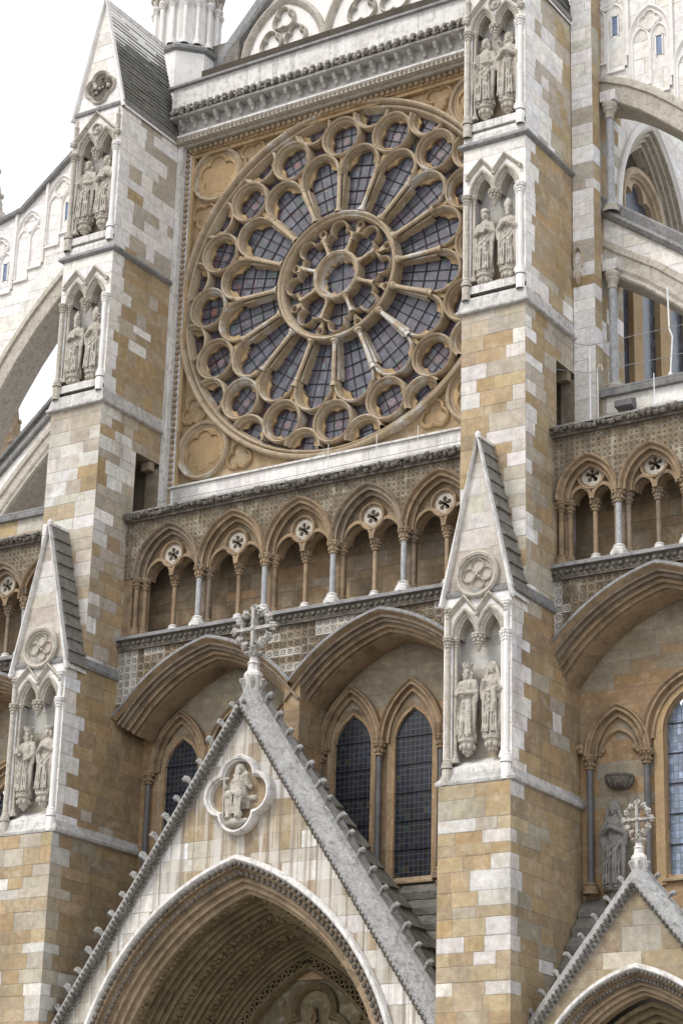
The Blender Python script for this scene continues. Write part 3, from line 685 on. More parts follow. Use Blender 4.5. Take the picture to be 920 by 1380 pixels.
def corbel(mb,cx,cy,z,r=.19,h=.34):
    mb.lathe(cx,cy,[(0,z),(r,z),(r*1.03,z-.03),(r*.98,z-.06),(r*.82,z-.07),(r*.78,z-.1),(r*.6,z-h*.6),(r*.3,z-h*.85),(r*.22,z-h*.93),(0,z-h)],14)
    for k in range(8):
        a=2*PI*k/8; mb.ball((cx+r*.7*cos(a),cy+r*.7*sin(a),z-h*.45),r*.27,6,5,sz=1.2); mb.ball((cx+r*.42*cos(a+.4),cy+r*.42*sin(a+.4),z-h*.72),r*.2,6,4)
PLAN=lambda x,y,z:(x,z,y)
def string(x0,x1,yf,yb,z,prof): 
    mb=MB(); sweep(mb,[(x1,yb),(x1,yf),(x0,yf),(x0,yb)],[(o,z+h) for o,h in prof],P=PLAN); return mb
C1,C2,NA=.4875,1.0625,.262
def niche(par,x0,yf,z0,zcap,ztop,zfeet,hood='twin',white=pal_white,shafts=True,zshaft=None):
    nz=build(MB_front(x0,yf,z0,zcap,ztop,white),'niche',M['ashlar_clean'],par,smooth=0)
    mb=MB(); P=lambda u,v:(x0+u,yf+.37,v)
    def pal(u,v,u0,u1,i,a,b,rg): return jit(rg.choice([(.44,.40,.34),(.40,.36,.30),(.42,.34,.24)] if v<zcap-.45 else [(.5,.48,.45),(.46,.44,.42)]),rg,.06)
    ashlar(mb,P,.12,1.43,z0-.3,ztop,pal,ch=.45,ln=(.5,.7)); build(mb,'recess_back',M['ashlar_clean'],nz,smooth=0)
    mb=MB()
    for s,x in((1,.2),(-1,1.35)): mb.box(min(x0+x,x0+x-s*.03),max(x0+x,x0+x-s*.03),yf+.004,yf+.37,z0,zcap)
    # sloping sill
    mb.poly([(yf-.005,z0-.3),(yf-.005,z0-.12),(yf+.37,z0+.12),(yf+.37,z0-.3)],x0+.2,x0+1.35,P=lambda a,d,z:(d,a,z)); build(mb,'sill',M['white_dirty'],nz,smooth=20)
    for c in(C1,C2):
        mb=MB(); sweep(mb,parch(x0+c,zcap,NA-.03,.60,10),[(.1,yf),(.1,yf-.03),(.075,yf-.05),(.045,yf-.03),(.035,yf+.02),(.0,yf+.03),(-.02,yf+.07),(-.045,yf+.08),(-.05,yf+.36)]); build(mb,'niche_arch',M['niche'],nz)
        mb=MB(); corbel(mb,x0+c,yf+.13,zfeet,.19,.36); build(mb,'pedestal',M['niche'],nz)
    mb=MB(); zz=zcap+.42
    hgt=.36
    if hood=='twin':
        pth=[(x0+.12,zz),(x0+C1,zz+hgt),(x0+.775,zz),(x0+C2,zz+hgt),(x0+1.43,zz)]
        sweep(mb,pth,[(.06,yf),(.065,yf-.09),(.04,yf-.1),(.0,yf-.05),(-.02,yf-.02),(-.03,yf)])
        for x in(.12,.775,1.43): mb.ball((x0+x,yf-.06,zz+.0),.05,7,5)
    else:
        pth=[(x0+.08,zcap+.3),(x0+.775,zcap+1.0),(x0+1.47,zcap+.3)]
        sweep(mb,pth,[(.05,yf),(.055,yf-.09),(.03,yf-.1),(.0,yf-.05),(-.03,yf)])
        sweep(mb,circle(x0+.775,zcap+.58,.11,24),[(.05,yf),(.05,yf-.05),(.02,yf-.07),(0,yf-.03),(-.01,yf+.0)],closed=True); mb.ball((x0+.775,yf-.02,zcap+.58),.06,8,6,sy=.6)
        for s in(.08,1.47):
            mb.ball((x0+s,yf-.06,zcap+.3),.09,8,6)
            for q in range(5): mb.ball((x0+s+.07*cos(q*1.3),yf-.1,zcap+.3+.07*sin(q*1.3)),.04,6,4)
            mb.lathe(x0+s+(.03 if s<1 else -.03),yf-.03,[(.05,zcap+.42),(.05,zcap+.75),(.07,zcap+.78),(.03,zcap+.86),(.0,zcap+1.1)],8)
    build(mb,'hood_mould',M['niche'],nz)
    mb=MB(); capital(mb,x0+.775,yf+.04,zcap+.03,.075,.2); mb.lathe(x0+.775,yf+.04,[(.08,zcap-.2),(.06,zcap-.26),(.02,zcap-.34),(0,zcap-.36)],10); build(mb,'boss',M['niche'],nz)
    for s,x in((-1,.115),(1,1.435)):
        mb=MB(); y=yf-.035; ys=yf+.07; r=.055
        zt=zcap+.02
        capital(mb,x0+x,y,zt,r,.2); base(mb,x0+x,y,z0-.12,r,.2); shaft(mb,x0+x,y,z0+.06,zt-.2,r)
        x2=x-s*.13; capital(mb,x0+x2,ys,zt,r*.7,.18,.4); base(mb,x0+x2,ys,z0-.0,r*.7,.16); shaft(mb,x0+x2,ys,z0+.12,zt-.18,r*.7)
        if zshaft: shaft(mb,x0+x,y,zt,zshaft-.14,r*.9); capital(mb,x0+x,y,zshaft,r*.9,.12)
        mb.lathe(x0+x,y,[(.1,z0-.46),(.1,z0-.14),(.085,z0-.12)],8)
        build(mb,'colonnette',M['white'] if s>0 else M['niche'],nz)
    return nz
def MB_front(x0,yf,z0,zcap,ztop,pal):
    mb=MB(); P=lambda u,v:(x0+u,yf,v)
    ashlar_rows(mb,P,z0-.3,zcap,lambda v:[(0,.2),(1.35,1.55)],pal,ch=.36,u0=0,u1=1.55,ln=(.6,1.2))
    def sp(v):
        h=arch_halfwidth(v,zcap,NA+.02,.62); return [(0,C1-h),(C1+h,C2-h),(C2+h,1.55)]
    ashlar_rows(mb,P,zcap,ztop,sp,pal,ch=.3,sub=3,u0=0,u1=1.55,ln=(.6,1.2))
    return mb
PROF_ROLL=[(0,-.06),(.07,-.04),(.10,-.01),(.10,.03),(.08,.06),(.02,.12),(0,.13)]
PROF_SLOPE=[(0,-.05),(.08,-.04),(.10,-.02),(.10,.02),(.06,.06),(0,.34)]
GREYBUFF=[(.47,.415,.345),(.43,.375,.305),(.45,.395,.32)]
def quoin_pal(kind,k=0):
    def f(u,v,u0,u1,i,a,b,rg):
        d=u-u0; e=u1-u; q=rg.random(); cq=random.Random(int(v*211)*17+int(k*10))
        if kind=='up1':  # upper flank: white near the front edge, ochre patches behind
            if d<.6: return jit(rg.choice(WHT),rg,.04)
            return cl(rg,u+v*.45,v,k,(1.5,WHT),(1.5,GREYBUFF),(1.6,[(.45,.37,.245),(.42,.33,.20),(.40,.30,.17)]))
        if kind=='up2':
            if a<u0+.02: return jit(rg.choice(WHT),rg,.04)
            return cl(rg,u,v,k,(.7,WHT),(1.3,GREYBUFF),(4,OCH)) if q<.85 else jit(rg.choice(OCH),rg)
        if kind=='up3':
            if a<u0+.02: return pick(cq,(3,WHT),(1.6,GREYBUFF),(1.2,OCH))
            return cl(rg,u,v,k,(1.0,WHT),(1.8,GREYBUFF),(2.4,OCH))
        if kind=='low':
            if a<u0+.02: return pick(cq,(1.5,WLO),(.5,GREYBUFF),(1.4,OCH))
            return cl(rg,u,v,k,(.12,WLO),(.8,[(.35,.31,.24),(.32,.28,.21)]),(5,[(.34,.245,.14),(.31,.225,.135),(.36,.27,.16),(.29,.215,.135)]))
        if kind=='gab':
            if a<u0+.02 or d<.3: return jit(rg.choice(WHT),rg,.05)
            return cl(rg,u,v,k,(.35,WHT),(.7,GREYBUFF),(4,[(.37,.255,.135),(.34,.24,.135),(.39,.285,.16),(.31,.22,.13)]))
        if kind=='front3':
            if v>21.75: return pick(rg,(1,[(.44,.38,.29)]),(1,GREYBUFF))
            if b>u1-.02: return pick(cq,(3,WLO),(1.6,GREYBUFF),(1.2,OCH))
            if a<u0+.02: return cl(rg,u,v,k,(2,WLO),(1.8,OCH))
            return cl(rg,u,v,k,(1.0,WLO),(1,GREYBUFF),(5,OCH))
        if kind=='frontlow':
            if v>11.1: return pick(rg,(2,[(.44,.40,.32),(.40,.35,.27)]),(1,OCH))
            if b>u1-.02: return pick(cq,(1.5,WLO),(.5,GREYBUFF),(1.4,OCH))
            if a<u0+.02: return pick(rg,(.6,WLO),(3,OCH))
            return cl(rg,u,v,k,(.35,WLO),(.5,GREYBUFF),(7,OCH))
    return f
def roof_slabs(mb,x0,z0,x1,z1,y0,y1,n,t=.05):
    """overlapping slab courses on a slope from the eave (x0,z0) up to (x1,z1)"""
    L=math.hypot(x1-x0,z1-z0); ux,uz=(x1-x0)/L,(z1-z0)/L; nx,nz=uz,-ux
    if nz<0: nx,nz=-nx,-nz
    for i in range(n):
        a,b=L*i/n-.02,L*(i+1)/n+.02
        yb=[y0]; 
        while yb[-1]<y1-.2: yb.append(min(y1,yb[-1]+rng.uniform(.4,.8)))
        if yb[-1]<y1: yb[-1]=y1
        for ya,yc in zip(yb,yb[1:]):
            tt=t*rng.uniform(.8,1.25)
            q=[(x0+ux*a+nx*tt*1.6,z0+uz*a+nz*tt*1.6),(x0+ux*b+nx*tt*.5,z0+uz*b+nz*tt*.5),(x0+ux*b-nx*.05,z0+uz*b-nz*.05),(x0+ux*a-nx*.05,z0+uz*a-nz*.05)]
            mb.poly(q,ya+.003,yc-.003)
def buttress(x0,label,top):
    bt=thing('buttress',label,'buttress',(x0+.775,-2.2,0)); x1=x0+1.55
    # base
    yb=-3.72
    fr=lambda y,d=0:(lambda u,v:(x0-d+u*(1.55+2*d)/1.55,y,v)); fl=lambda y,d=0:(lambda u,v:(x1+d,y+u,v)); lf=lambda y,d=0:(lambda u,v:(x0-d,y+u,v))
    mb=MB()
    ashlar(mb,fr(yb,.03),0,1.55,0,11.66,quoin_pal('frontlow',x0),ch=.30,ln=(.4,.85)); ashlar(mb,fl(yb,.03),0,3.14,0,11.66,quoin_pal('low',x0),ch=.30,ln=(.45,1.0)); ashlar(mb,lf(yb,.03),0,3.14,0,11.66,quoin_pal('low',x0),ch=.45)
    build(mb,'base_wall',M['ashlar'],bt,smooth=0)
    build(string(x0,x1,-3.6,-.6,11.71,[(.03,-.05),(.10,-.035),(.115,0),(.115,.035),(.04,.12),(0,.24)]),'string_course',M['ledge'],bt,smooth=30)
    # niche stage with gablet
    y2=-3.6; mb=MB(); ashlar(mb,fl(y2),0,3.0,11.8,15.6,quoin_pal('gab',x0),ch=.31,ln=(.4,.9)); ashlar(mb,lf(y2),0,3.0,11.8,15.6,quoin_pal('gab',x0),ch=.45); mb.box(x0+.02,x1-.02,y2+.4,-1.7,11.8,15.6,(.3,.27,.22)); mb.box(x0+.01,x1-.01,y2+.02,y2+.4,11.8,11.86,(.5,.5,.5))
    build(mb,'stage_wall',M['ashlar'],bt,smooth=0)
    niche(bt,x0,y2,12.15,14.72,15.6,12.62,'twin',zshaft=15.35)
    mb=MB(); zt=19.0; sl=(zt-15.5)/.83
    def sp(v):
        h=max(0,(18.85-v)/(18.85-15.6))*.775; return [(.775-h,.775+h)]
    ashlar_rows(mb,lambda u,v:(x0+u,y2,v),15.6,18.85,sp,lambda u,v,u0,u1,i,a,b,rg: jit(rg.choice([(.44,.40,.34),(.50,.46,.40),(.40,.35,.29)]),rg,.06) if v<17 or rg.random()<.4 else jit((.56,.53,.48),rg,.06),ch=.36,sub=2,u0=0,u1=1.55)
    gb=build(mb,'gablet',M['ashlar_clean'],bt,smooth=0)
    mb=MB(); sweep(mb,[(x0-.05,15.42),(x0+.775,19.0),(x1+.05,15.42)],[(.0,-2.95),(.03,y2-.02),(.03,y2-.1),(-.03,y2-.12),(-.06,y2-.09),(-.07,y2-.02),(-.07,y2)])
    for s in(x0-.03,x1+.03): mb.ball((s,y2-.06,15.42),.06,8,6)
    mb.lathe(x0+.775,y2-.04,[(.06,18.95),(.07,19.05),(.03,19.1),(0,19.12)],8); mb.box(x0+.735,x0+.815,y2,-2.95,18.93,19.03)
    build(mb,'gablet_coping',M['white_dirty'],gb,smooth=30)
    mb=MB()
    for s in(-1,1): roof_slabs(mb,x0+.775+s*.80,15.55,x0+.775,18.95,y2+.02,-2.95,11,.045)
    build(mb,'gablet_roof',M['slab_brown'],gb,smooth=0)
    mb=MB(); cx,cz=x0+.775,15.98; sweep(mb,circle(cx,cz,.36,48),[(.14,y2),(.14,y2-.08),(.10,y2-.12),(.05,y2-.1),(.03,y2-.05),(.0,y2-.06),(-.02,y2+.02)],closed=True)
    rd=build(mb,'roundel',M['niche'],gb)
    mb=MB()
    for q in range(4):
        a=PI/2*q+PI/2; sweep(mb,circle(cx+.19*cos(a),cz+.19*sin(a),.125,20),[(.03,y2),(.035,y2-.03),(.015,y2-.055),(0,y2-.03),(-.005,y2)],closed=True)
        mb.ball((cx+.07*cos(a+PI/4),y2-.06,cz+.07*sin(a+PI/4)),.035,6,5)
    mb.ball((cx,y2-.07,cz),.04,7,5); build(mb,'quatrefoil',M['niche'],rd)
    build(string(x0,x1,y2+.02,-1.76,15.62,[(0,-.06),(.05,-.05),(.07,0),(.07,.03),(.03,.06),(0,.2)]),'eave_string',M['lead'],bt,smooth=30)
    # plain stage with the passage opening
    y3=-3.0; mb=MB(); ashlar(mb,fr(y3),0,1.55,15.6,22.16,quoin_pal('front3',x0),ch=.31,ln=(.4,.9)); ashlar(mb,fl(y3),0,2.4,15.6,19.5,quoin_pal('up3',x0),ch=.31,ln=(.35,.8)); ashlar(mb,fl(y3),0,1.42,19.5,21.36,quoin_pal('up3',x0),ch=.31,ln=(.35,.8)); ashlar(mb,fl(y3),0,2.4,21.36,22.16,quoin_pal('up3',x0),ch=.28,ln=(.35,.8))
    ashlar(mb,lf(y3),0,2.4,15.6,22.16,quoin_pal('up3',x0),ch=.45)
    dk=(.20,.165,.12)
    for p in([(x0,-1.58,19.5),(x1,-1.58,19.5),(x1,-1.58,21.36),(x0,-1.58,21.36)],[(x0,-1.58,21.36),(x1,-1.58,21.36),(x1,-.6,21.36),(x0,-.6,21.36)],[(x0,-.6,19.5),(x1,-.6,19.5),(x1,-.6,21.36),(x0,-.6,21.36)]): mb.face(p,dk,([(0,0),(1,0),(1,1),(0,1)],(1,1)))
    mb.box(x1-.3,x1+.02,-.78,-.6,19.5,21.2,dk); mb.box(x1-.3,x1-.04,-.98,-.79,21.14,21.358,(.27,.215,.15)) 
    build(mb,'plain_wall',M['ashlar'],bt,smooth=0)
    build(string(x0,x1,y3+.0,-.6,22.2,PROF_SLOPE),'string_course',M['ledge'],bt,smooth=30)
    # two upper niche stages
    y4=-2.97; mb=MB()
    ashlar(mb,fl(y4),0,2.37,22.3,26.2,quoin_pal('up2',x0),ch=.31,ln=(.3,.8)); ashlar(mb,lf(y4),0,2.37,22.3,26.2,quoin_pal('up2',x0),ch=.45)
    ashlar(mb,fl(y4),0,2.37,26.3,30.4,quoin_pal('up1',x0),ch=.31,ln=(.3,.75)); ashlar(mb,lf(y4),0,2.37,26.3,30.4,quoin_pal('up1',x0),ch=.45)
    mb.box(x0+.02,x1-.02,y4+.4,-.7,22.2,30.4,(.3,.27,.22))
    build(mb,'upper_wall',M['ashlar_clean'],bt,smooth=0)
    niche(bt,x0,y4,22.95,25.02,26.22,23.10,'twin')
    build(string(x0,x1,y4,-.6,26.26,PROF_ROLL),'string_course',M['lead'],bt,smooth=30)
    mb=MB(); mb.poly([(y4-.0,26.38),(y4,26.5),(y4+.06,26.62),(y4+.37,26.62),(y4+.37,26.38)],x0+.001,x1-.001,P=lambda a,d,z:(d,a,z)); build(mb,'weathering',M['white_dirty'],bt,smooth=20)
    niche(bt,x0,y4,26.95,29.2,30.4,27.26,'single')
    # head gable
    mb=MB()
    def sp(v):
        h=max(0,(33.5-v)/(33.5-30.4))*.775; return [(.775-h,.775+h)]
    ashlar_rows(mb,lambda u,v:(x0+u,y4,v),30.4,33.5,sp,pal_white,ch=.4,sub=2,u0=0,u1=1.55)
    hg=build(mb,'head_gable',M['ashlar_clean'],bt,smooth=0)
    mb=MB(); sweep(mb,[(x0-.06,30.2),(x0+.775,33.62),(x1+.06,30.2)],[(-.02,-.6),(.0,y4-.0),(.03,y4-.02),(.03,y4-.08),(-.03,y4-.1),(-.07,y4-.07),(-.08,y4)]); build(mb,'gable_coping',M['white'],hg,smooth=30)
    mb=MB()
    for s in(-1,1): roof_slabs(mb,x0+.775+s*.80,30.4,x0+.775,33.45,y4+.06,-.62,24,.022)
    build(mb,'gable_roof',M['slab'],hg,smooth=0)
    mb=MB(); mb.box(x0+.715,x0+.835,y4,-.62,33.42,33.56); build(mb,'ridge',M['white_dirty'],hg,smooth=20)
    mb=MB(); cz=30.98; f=foil(cx,cz,4,.2,.2,PI/2,48); sweep(mb,f,[(.09,y4),(.09,y4-.05),(.06,y4-.08),(.02,y4-.04),(0,y4-.01),(0,y4-.001)],closed=True)
    rg=random.Random(11); lf_=MB(); lf_.poly(foil(cx,cz,4,.2,.195,PI/2,40),y4-.006,y4-.002)  # dark leaf material paints the shade of the quatrefoil recess
    for q in range(22): 
        a=rg.uniform(0,6.28); d=rg.uniform(0,.27); (lf_ if q%3 else mb).ball((cx+d*cos(a),y4-.03,cz+d*sin(a)),rg.uniform(.04,.07),6,5)
    build(mb,'quatrefoil',M['niche'],hg); build(lf_,'carving',M['leaf'],hg)
    build(string(x0,x1,y4,-.6,30.34,[(0,-.05),(.05,-.04),(.07,0),(.07,.04),(.02,.08),(0,.1)]),'eave_string',M['lead'],bt,smooth=30)
    return bt
XL,XR=-6.16,-6.16+PX
buttress(XL,'left buttress, its grey slated head gable standing whole against the white sky','L')
buttress(XR,'right buttress between the rose window and the white poles, head cut off','R')
sg='niche statues on the buttresses'
def pair(x0,yf,zf,h,A,B):
    for c,(label,k) in zip((C1,C2),(A,B)): statue(x0+c,yf+.13,zf,h,label,group=sg,**k)
pair(XL,-2.97,27.26,1.72,('bare headed robed statue with a long staff, left of the pair under the quatrefoil gable',dict(head='hair',pose='staff',seed=1,turn=.1)),('robed statue clasping an object to its chest, right of the pair under the quatrefoil gable',dict(head='hair',pose='book',seed=2,turn=-.25)))
pair(XL,-2.97,23.10,1.55,('mitred statue turned aside, left figure in the middle niche of the left buttress',dict(head='mitre',pose='book',seed=3,turn=-.35,beard=True)),('mitred statue with a curled crozier in the middle niche of the left buttress',dict(head='mitre',pose='crozier',seed=4)))
pair(XL,-3.6,12.62,1.5,('crowned bearded king statue holding a small church, at the left edge of the picture',dict(head='crown',pose='church',seed=5,beard=True,turn=.15,belted=True)),('statue in a flat cap with joined hands, beside the crowned king at the left edge',dict(head='flatcap',pose='pray',seed=6)))
pair(XR,-2.97,27.26,1.72,('winged angel statue with a straight staff, highest pair of the right buttress',dict(head='hair',pose='staff',seed=7,turn=-.3,wings=True)),('winged angel statue with hands at its chest, highest pair of the right buttress',dict(head='hair',pose='pray',seed=8,turn=-.2,wings=True,belted=True)))
pair(XR,-2.97,23.10,1.55,('round capped statue in a plain gown, left figure beside the rose window',dict(head='cap',pose='book',seed=9,turn=-.25)),('bearded mitred statue in a heavy cope, right figure beside the rose window',dict(head='mitre',pose='pray',seed=10,beard=True)))
pair(XR,-3.6,12.62,1.5,('crowned king statue with a hand on a sword, in the right buttress gablet niche',dict(head='crown',pose='sword',seed=11,beard=True,belted=True,split=True)),('hooded statue unrolling a scroll, beside the king with the sword',dict(head='hood',pose='scroll',seed=12)))
# ================================================================ arcaded gallery (triforium) and the walls below it
YA=-1.75
def tile_field(mb,y,x0,x1,z0,z1,inside,s=.21,white=lambda x,z:False,rg=None,brown=None):
    nx=max(1,round((x1-x0)/s)); nz=max(1,round((z1-z0)/s)); sx=(x1-x0)/nx; sz=(z1-z0)/nz
    for i in range(nx):
        for j in range(nz):
            a,b=x0+i*sx,z0+j*sz; cx,cz=a+sx/2,b+sz/2
            if not inside(cx,cz): continue
            if white(cx,cz): c=jit(rg.choice([(.56,.53,.47),(.48,.45,.40)]),rg,.07); cc=jit((.50,.47,.42),rg); cd_=(.20,.18,.155)
            else: c=jit(rg.choice(brown or [(.20,.155,.105),(.17,.13,.09),(.25,.195,.135),(.15,.12,.09)]),rg,.12); cc=jit((.22,.17,.12),rg,.2); cd_=(.085,.066,.048)
            sz_=(sx,sz); uvq=([(0,0),(sx,0),(sx,sz),(0,sz)],sz_)
            m=.035; d=.028
            O=[(a,b),(a+sx,b),(a+sx,b+sz),(a,b+sz)]; I=[(a+m,b+m),(a+sx-m,b+m),(a+sx-m,b+sz-m),(a+m,b+sz-m)]
            for q in range(4):
                w=(q+1)%4; mb.face([(O[q][0],y,O[q][1]),(O[w][0],y,O[w][1]),(I[w][0],y+d*.3,I[w][1]),(I[q][0],y+d*.3,I[q][1])],c,([(O[q][0]-a,O[q][1]-b),(O[w][0]-a,O[w][1]-b),(I[w][0]-a,I[w][1]-b),(I[q][0]-a,I[q][1]-b)],sz_))
            mb.face([(p,y+d,q) for p,q in I],cd_,([(.05,.05)]*4,(.1,.1)))
            # flower: four petals and a boss
            r=sx*.5-m
            for q in range(4):
                t=PI/2*q+PI/4; u=(cos(t),sin(t)); v=(-u[1],u[0])
                tip=(cx+u[0]*r*1.15,cz+u[1]*r*1.15); l=(cx+u[0]*r*.6+v[0]*r*.34,cz+u[1]*r*.6+v[1]*r*.34); r2=(cx+u[0]*r*.6-v[0]*r*.34,cz+u[1]*r*.6-v[1]*r*.34)
                mb.face([(cx,y+d*.6,cz),(r2[0],y+d*.5,r2[1]),(tip[0],y-.004,tip[1]),(l[0],y+d*.5,l[1])],cc,([(.05,.05)]*4,(.1,.1)))
            h=r*.28; mb.face([(cx-h,y-.006,cz),(cx,y-.006,cz-h),(cx+h,y-.006,cz),(cx,y-.006,cz+h)],cc,([(.05,.05)]*4,(.1,.1)))
def gallery(name_label,xc,xs,x_end0,x_end1,grp,seed,brown=None):
    """xs: column positions; bays between them. xs[0] and xs[-1] are responds."""
    rg=random.Random(seed); g=thing('arcade_gallery',name_label,'arcade',(xc,YA,16.57),grp)
    zc=18.05; half=(xs[1]-xs[0])/2
    # back wall, floor and ceiling of the passage
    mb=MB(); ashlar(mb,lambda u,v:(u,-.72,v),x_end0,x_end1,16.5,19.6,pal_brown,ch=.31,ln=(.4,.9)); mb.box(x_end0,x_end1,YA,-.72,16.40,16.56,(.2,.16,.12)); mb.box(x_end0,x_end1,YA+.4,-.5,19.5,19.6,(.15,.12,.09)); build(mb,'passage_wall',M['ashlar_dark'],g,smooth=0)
    # sill slab with carved leaf string
    mb=MB(); mb.poly([(-1.93,16.50),(-1.93,16.56),(-1.80,16.63),(-1.2,16.66),(-1.2,16.5)],x_end0,x_end1,P=lambda a,d,z:(d,a,z)); build(mb,'sill_slab',M['lead'],g,smooth=20)
    mb=MB(); mb.box(x_end0,x_end1,-1.83,-1.6,16.30,16.498); n=int((x_end1-x_end0)/.15)
    for i in range(n):
        x=x_end0+.08+i*(x_end1-x_end0-.1)/n; s=1 if i%2 else -1
        mb.grid([[(x-.065,-1.835,16.40+s*.07),(x,-1.9,16.40),(x+.065,-1.835,16.40-s*.07)],[(x-.02,-1.84,16.40-s*.075),(x+.03,-1.84,16.4-s*.09),(x+.07,-1.84,16.40-s*.075)]])
        mb.ball((x,-1.86,16.4),.045,6,4,sx=1.2)
    mb.box(x_end0,x_end1,-1.82,-1.6,16.26,16.298); build(mb,'leaf_string',M['leaf'],g,smooth=30)
    # front of the gallery above the arches: patterned spandrels
    bays=list(zip(xs,xs[1:])); hoodR=.98*half*1.32
    def out_of_arches(x,z):
        for a,b in bays:
            c=(a+b)/2
            if abs(x-c)<arch_halfwidth(z,zc,half-.02,half*1.32): return False
        return True
    mb=MB(); tile_field(mb,YA-.0,x_end0,x_end1,zc,19.45,out_of_arches,.125,lambda x,z:False,rg,brown or [(.20,.16,.11),(.18,.14,.10),(.23,.185,.13),(.25,.21,.155)])
    def sp(v):
        out=[];last=x_end0
        for a,b in bays:
            c=(a+b)/2; h=arch_halfwidth(v,zc,half-.06,half*1.32-.04); out.append((last,c-h)); last=c+h
        return out+[(last,x_end1)]
    ashlar_rows(mb,lambda u,v:(u,YA+.02,v),zc,19.5,sp,lambda u,v,u0,u1,i,a,b,rg: (.2,.16,.11),ch=.3,sub=3,u0=x_end0,u1=x_end1)
    build(mb,'spandrels',M['tile'],g,smooth=0)
    # cornice
    mb=MB(); mb.box(x_end0,x_end1,-1.84,-1.3,19.44,19.50); rg2=random.Random(seed+1)
    n=int((x_end1-x_end0)/.11)
    for i in range(n):
        x=x_end0+(i+.5)*(x_end1-x_end0)/n
        for q in range(3): mb.ball((x+rg2.uniform(-.04,.04),-1.86-rg2.uniform(0,.07),19.52+rg2.uniform(0,.11)),rg2.uniform(.04,.075),6,4,sx=rg2.uniform(.7,1.4))
    mb.box(x_end0,x_end1,-1.86,-1.3,19.5,19.62); build(mb,'leaf_cornice',M['leaf'],g)
    mb=MB(); mb.poly([(-1.94,19.622),(-1.94,19.66),(-.5,19.74),(-.5,19.622)],x_end0,x_end1,P=lambda a,d,z:(d,a,z)); build(mb,'cornice_top',M['lead'],g,smooth=20)
    for k,(a,b) in enumerate(bays):
        c=(a+b)/2; hw=half-.02
        mb=MB()
        sweep(mb,[(c-hw,zc-.02)]+parch(c,zc,hw,half*1.32,14)+[(c+hw,zc-.02)],[(.07,YA+.02),(.075,YA-.06),(.05,YA-.11),(.02,YA-.09),(.0,YA-.03)]+rolls(-.005,YA-.01,-.19,YA+.24,2,.75)+[(-.20,YA+.42)])
        ar=build(mb,'bay_arch',M[['brown','brown2'][(k*7+seed)%3==0]],g)
        # pierced tympanum over the twin openings
        h2=(half-.235)/2+.0; c1,c2=c-h2-.04,c+h2+.04; zr=18.56; rr=.30
        def spt(v):
            ho=arch_halfwidth(v,zc,hw-.17,half*1.32-.17); q1=arch_halfwidth(v,zc-.0,h2-.02,h2*1.22)
            rw=math.sqrt(max(0,.2**2-(v-zr)**2)); l=[(c-ho,max(c-ho,c1-q1)),(c1+q1,min(c-rw,c2-q1)),(max(c+rw,c1+q1),c2-q1),(min(c2+q1,c+ho),c+ho)]
            return [(p,max(p,r_)) for p,r_ in l]
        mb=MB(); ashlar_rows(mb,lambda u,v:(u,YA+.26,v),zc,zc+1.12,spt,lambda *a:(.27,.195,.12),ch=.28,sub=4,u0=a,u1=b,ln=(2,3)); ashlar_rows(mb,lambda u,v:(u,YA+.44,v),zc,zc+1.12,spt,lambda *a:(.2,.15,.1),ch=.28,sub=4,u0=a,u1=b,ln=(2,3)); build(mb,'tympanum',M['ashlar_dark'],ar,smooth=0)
        mb=MB()
        for cc in(c1,c2): sweep(mb,[(cc-h2,zc-.02)]+parch(cc,zc,h2,h2*1.2,10)+[(cc+h2,zc-.02)],[(.06,YA+.26),(.065,YA+.20)]+rolls(.06,YA+.17,-.03,YA+.3,1,.8)+[(-.035,YA+.5)])
        build(mb,'twin_arch',M['brown'],ar)
        mb=MB(); sweep(mb,circle(c,zr,.225,40),[(.11,YA+.26),(.115,YA+.2),(.09,YA+.15),(.06,YA+.16),(.045,YA+.21),(.02,YA+.2),(.01,YA+.27)],closed=True); build(mb,'roundel_mould',M['brown'],ar)
        o=circle(c,zr,.24,70); f=[]
        for x,z in o:
            t=math.atan2(z-zr,x-c); d=min(.195,max(.045,foil_r(t,5,.112,.055,PI/2))); f.append((c+d*cos(t),zr+d*sin(t)))
        mb=MB(); mb.plate(o,f,YA+.225,YA+.36); build(mb,'cinquefoil',M['niche'],ar)
        mb=MB(); mb.poly(circle(c,zr,.24,20),YA+.58,YA+.6); build(mb,'cinquefoil_back',M['void'],ar)  # dark sheet painted as the shade behind the pierced lobes
        # middle shaft and inner responds
        mb=MB(); y=YA+.36; r=.052
        capital(mb,c,y,zc,r*1.25,.22,.3); shaft(mb,c,y,16.85,zc-.2,r*1.05); bm_=MB(); base(bm_,c,y,16.66,r*1.35,.2)
        ms=build(mb,'middle_shaft',M[rg2.choice(['brown','brown2','brown','brown_pale'])],g); build(bm_,'base',M['white_dirty'],ms)
        for s,xx in((1,a+.19),(-1,b-.19)):
            if (k==0 and s>0) or (k==len(bays)-1 and s<0): continue
    rg3=random.Random(seed+2)
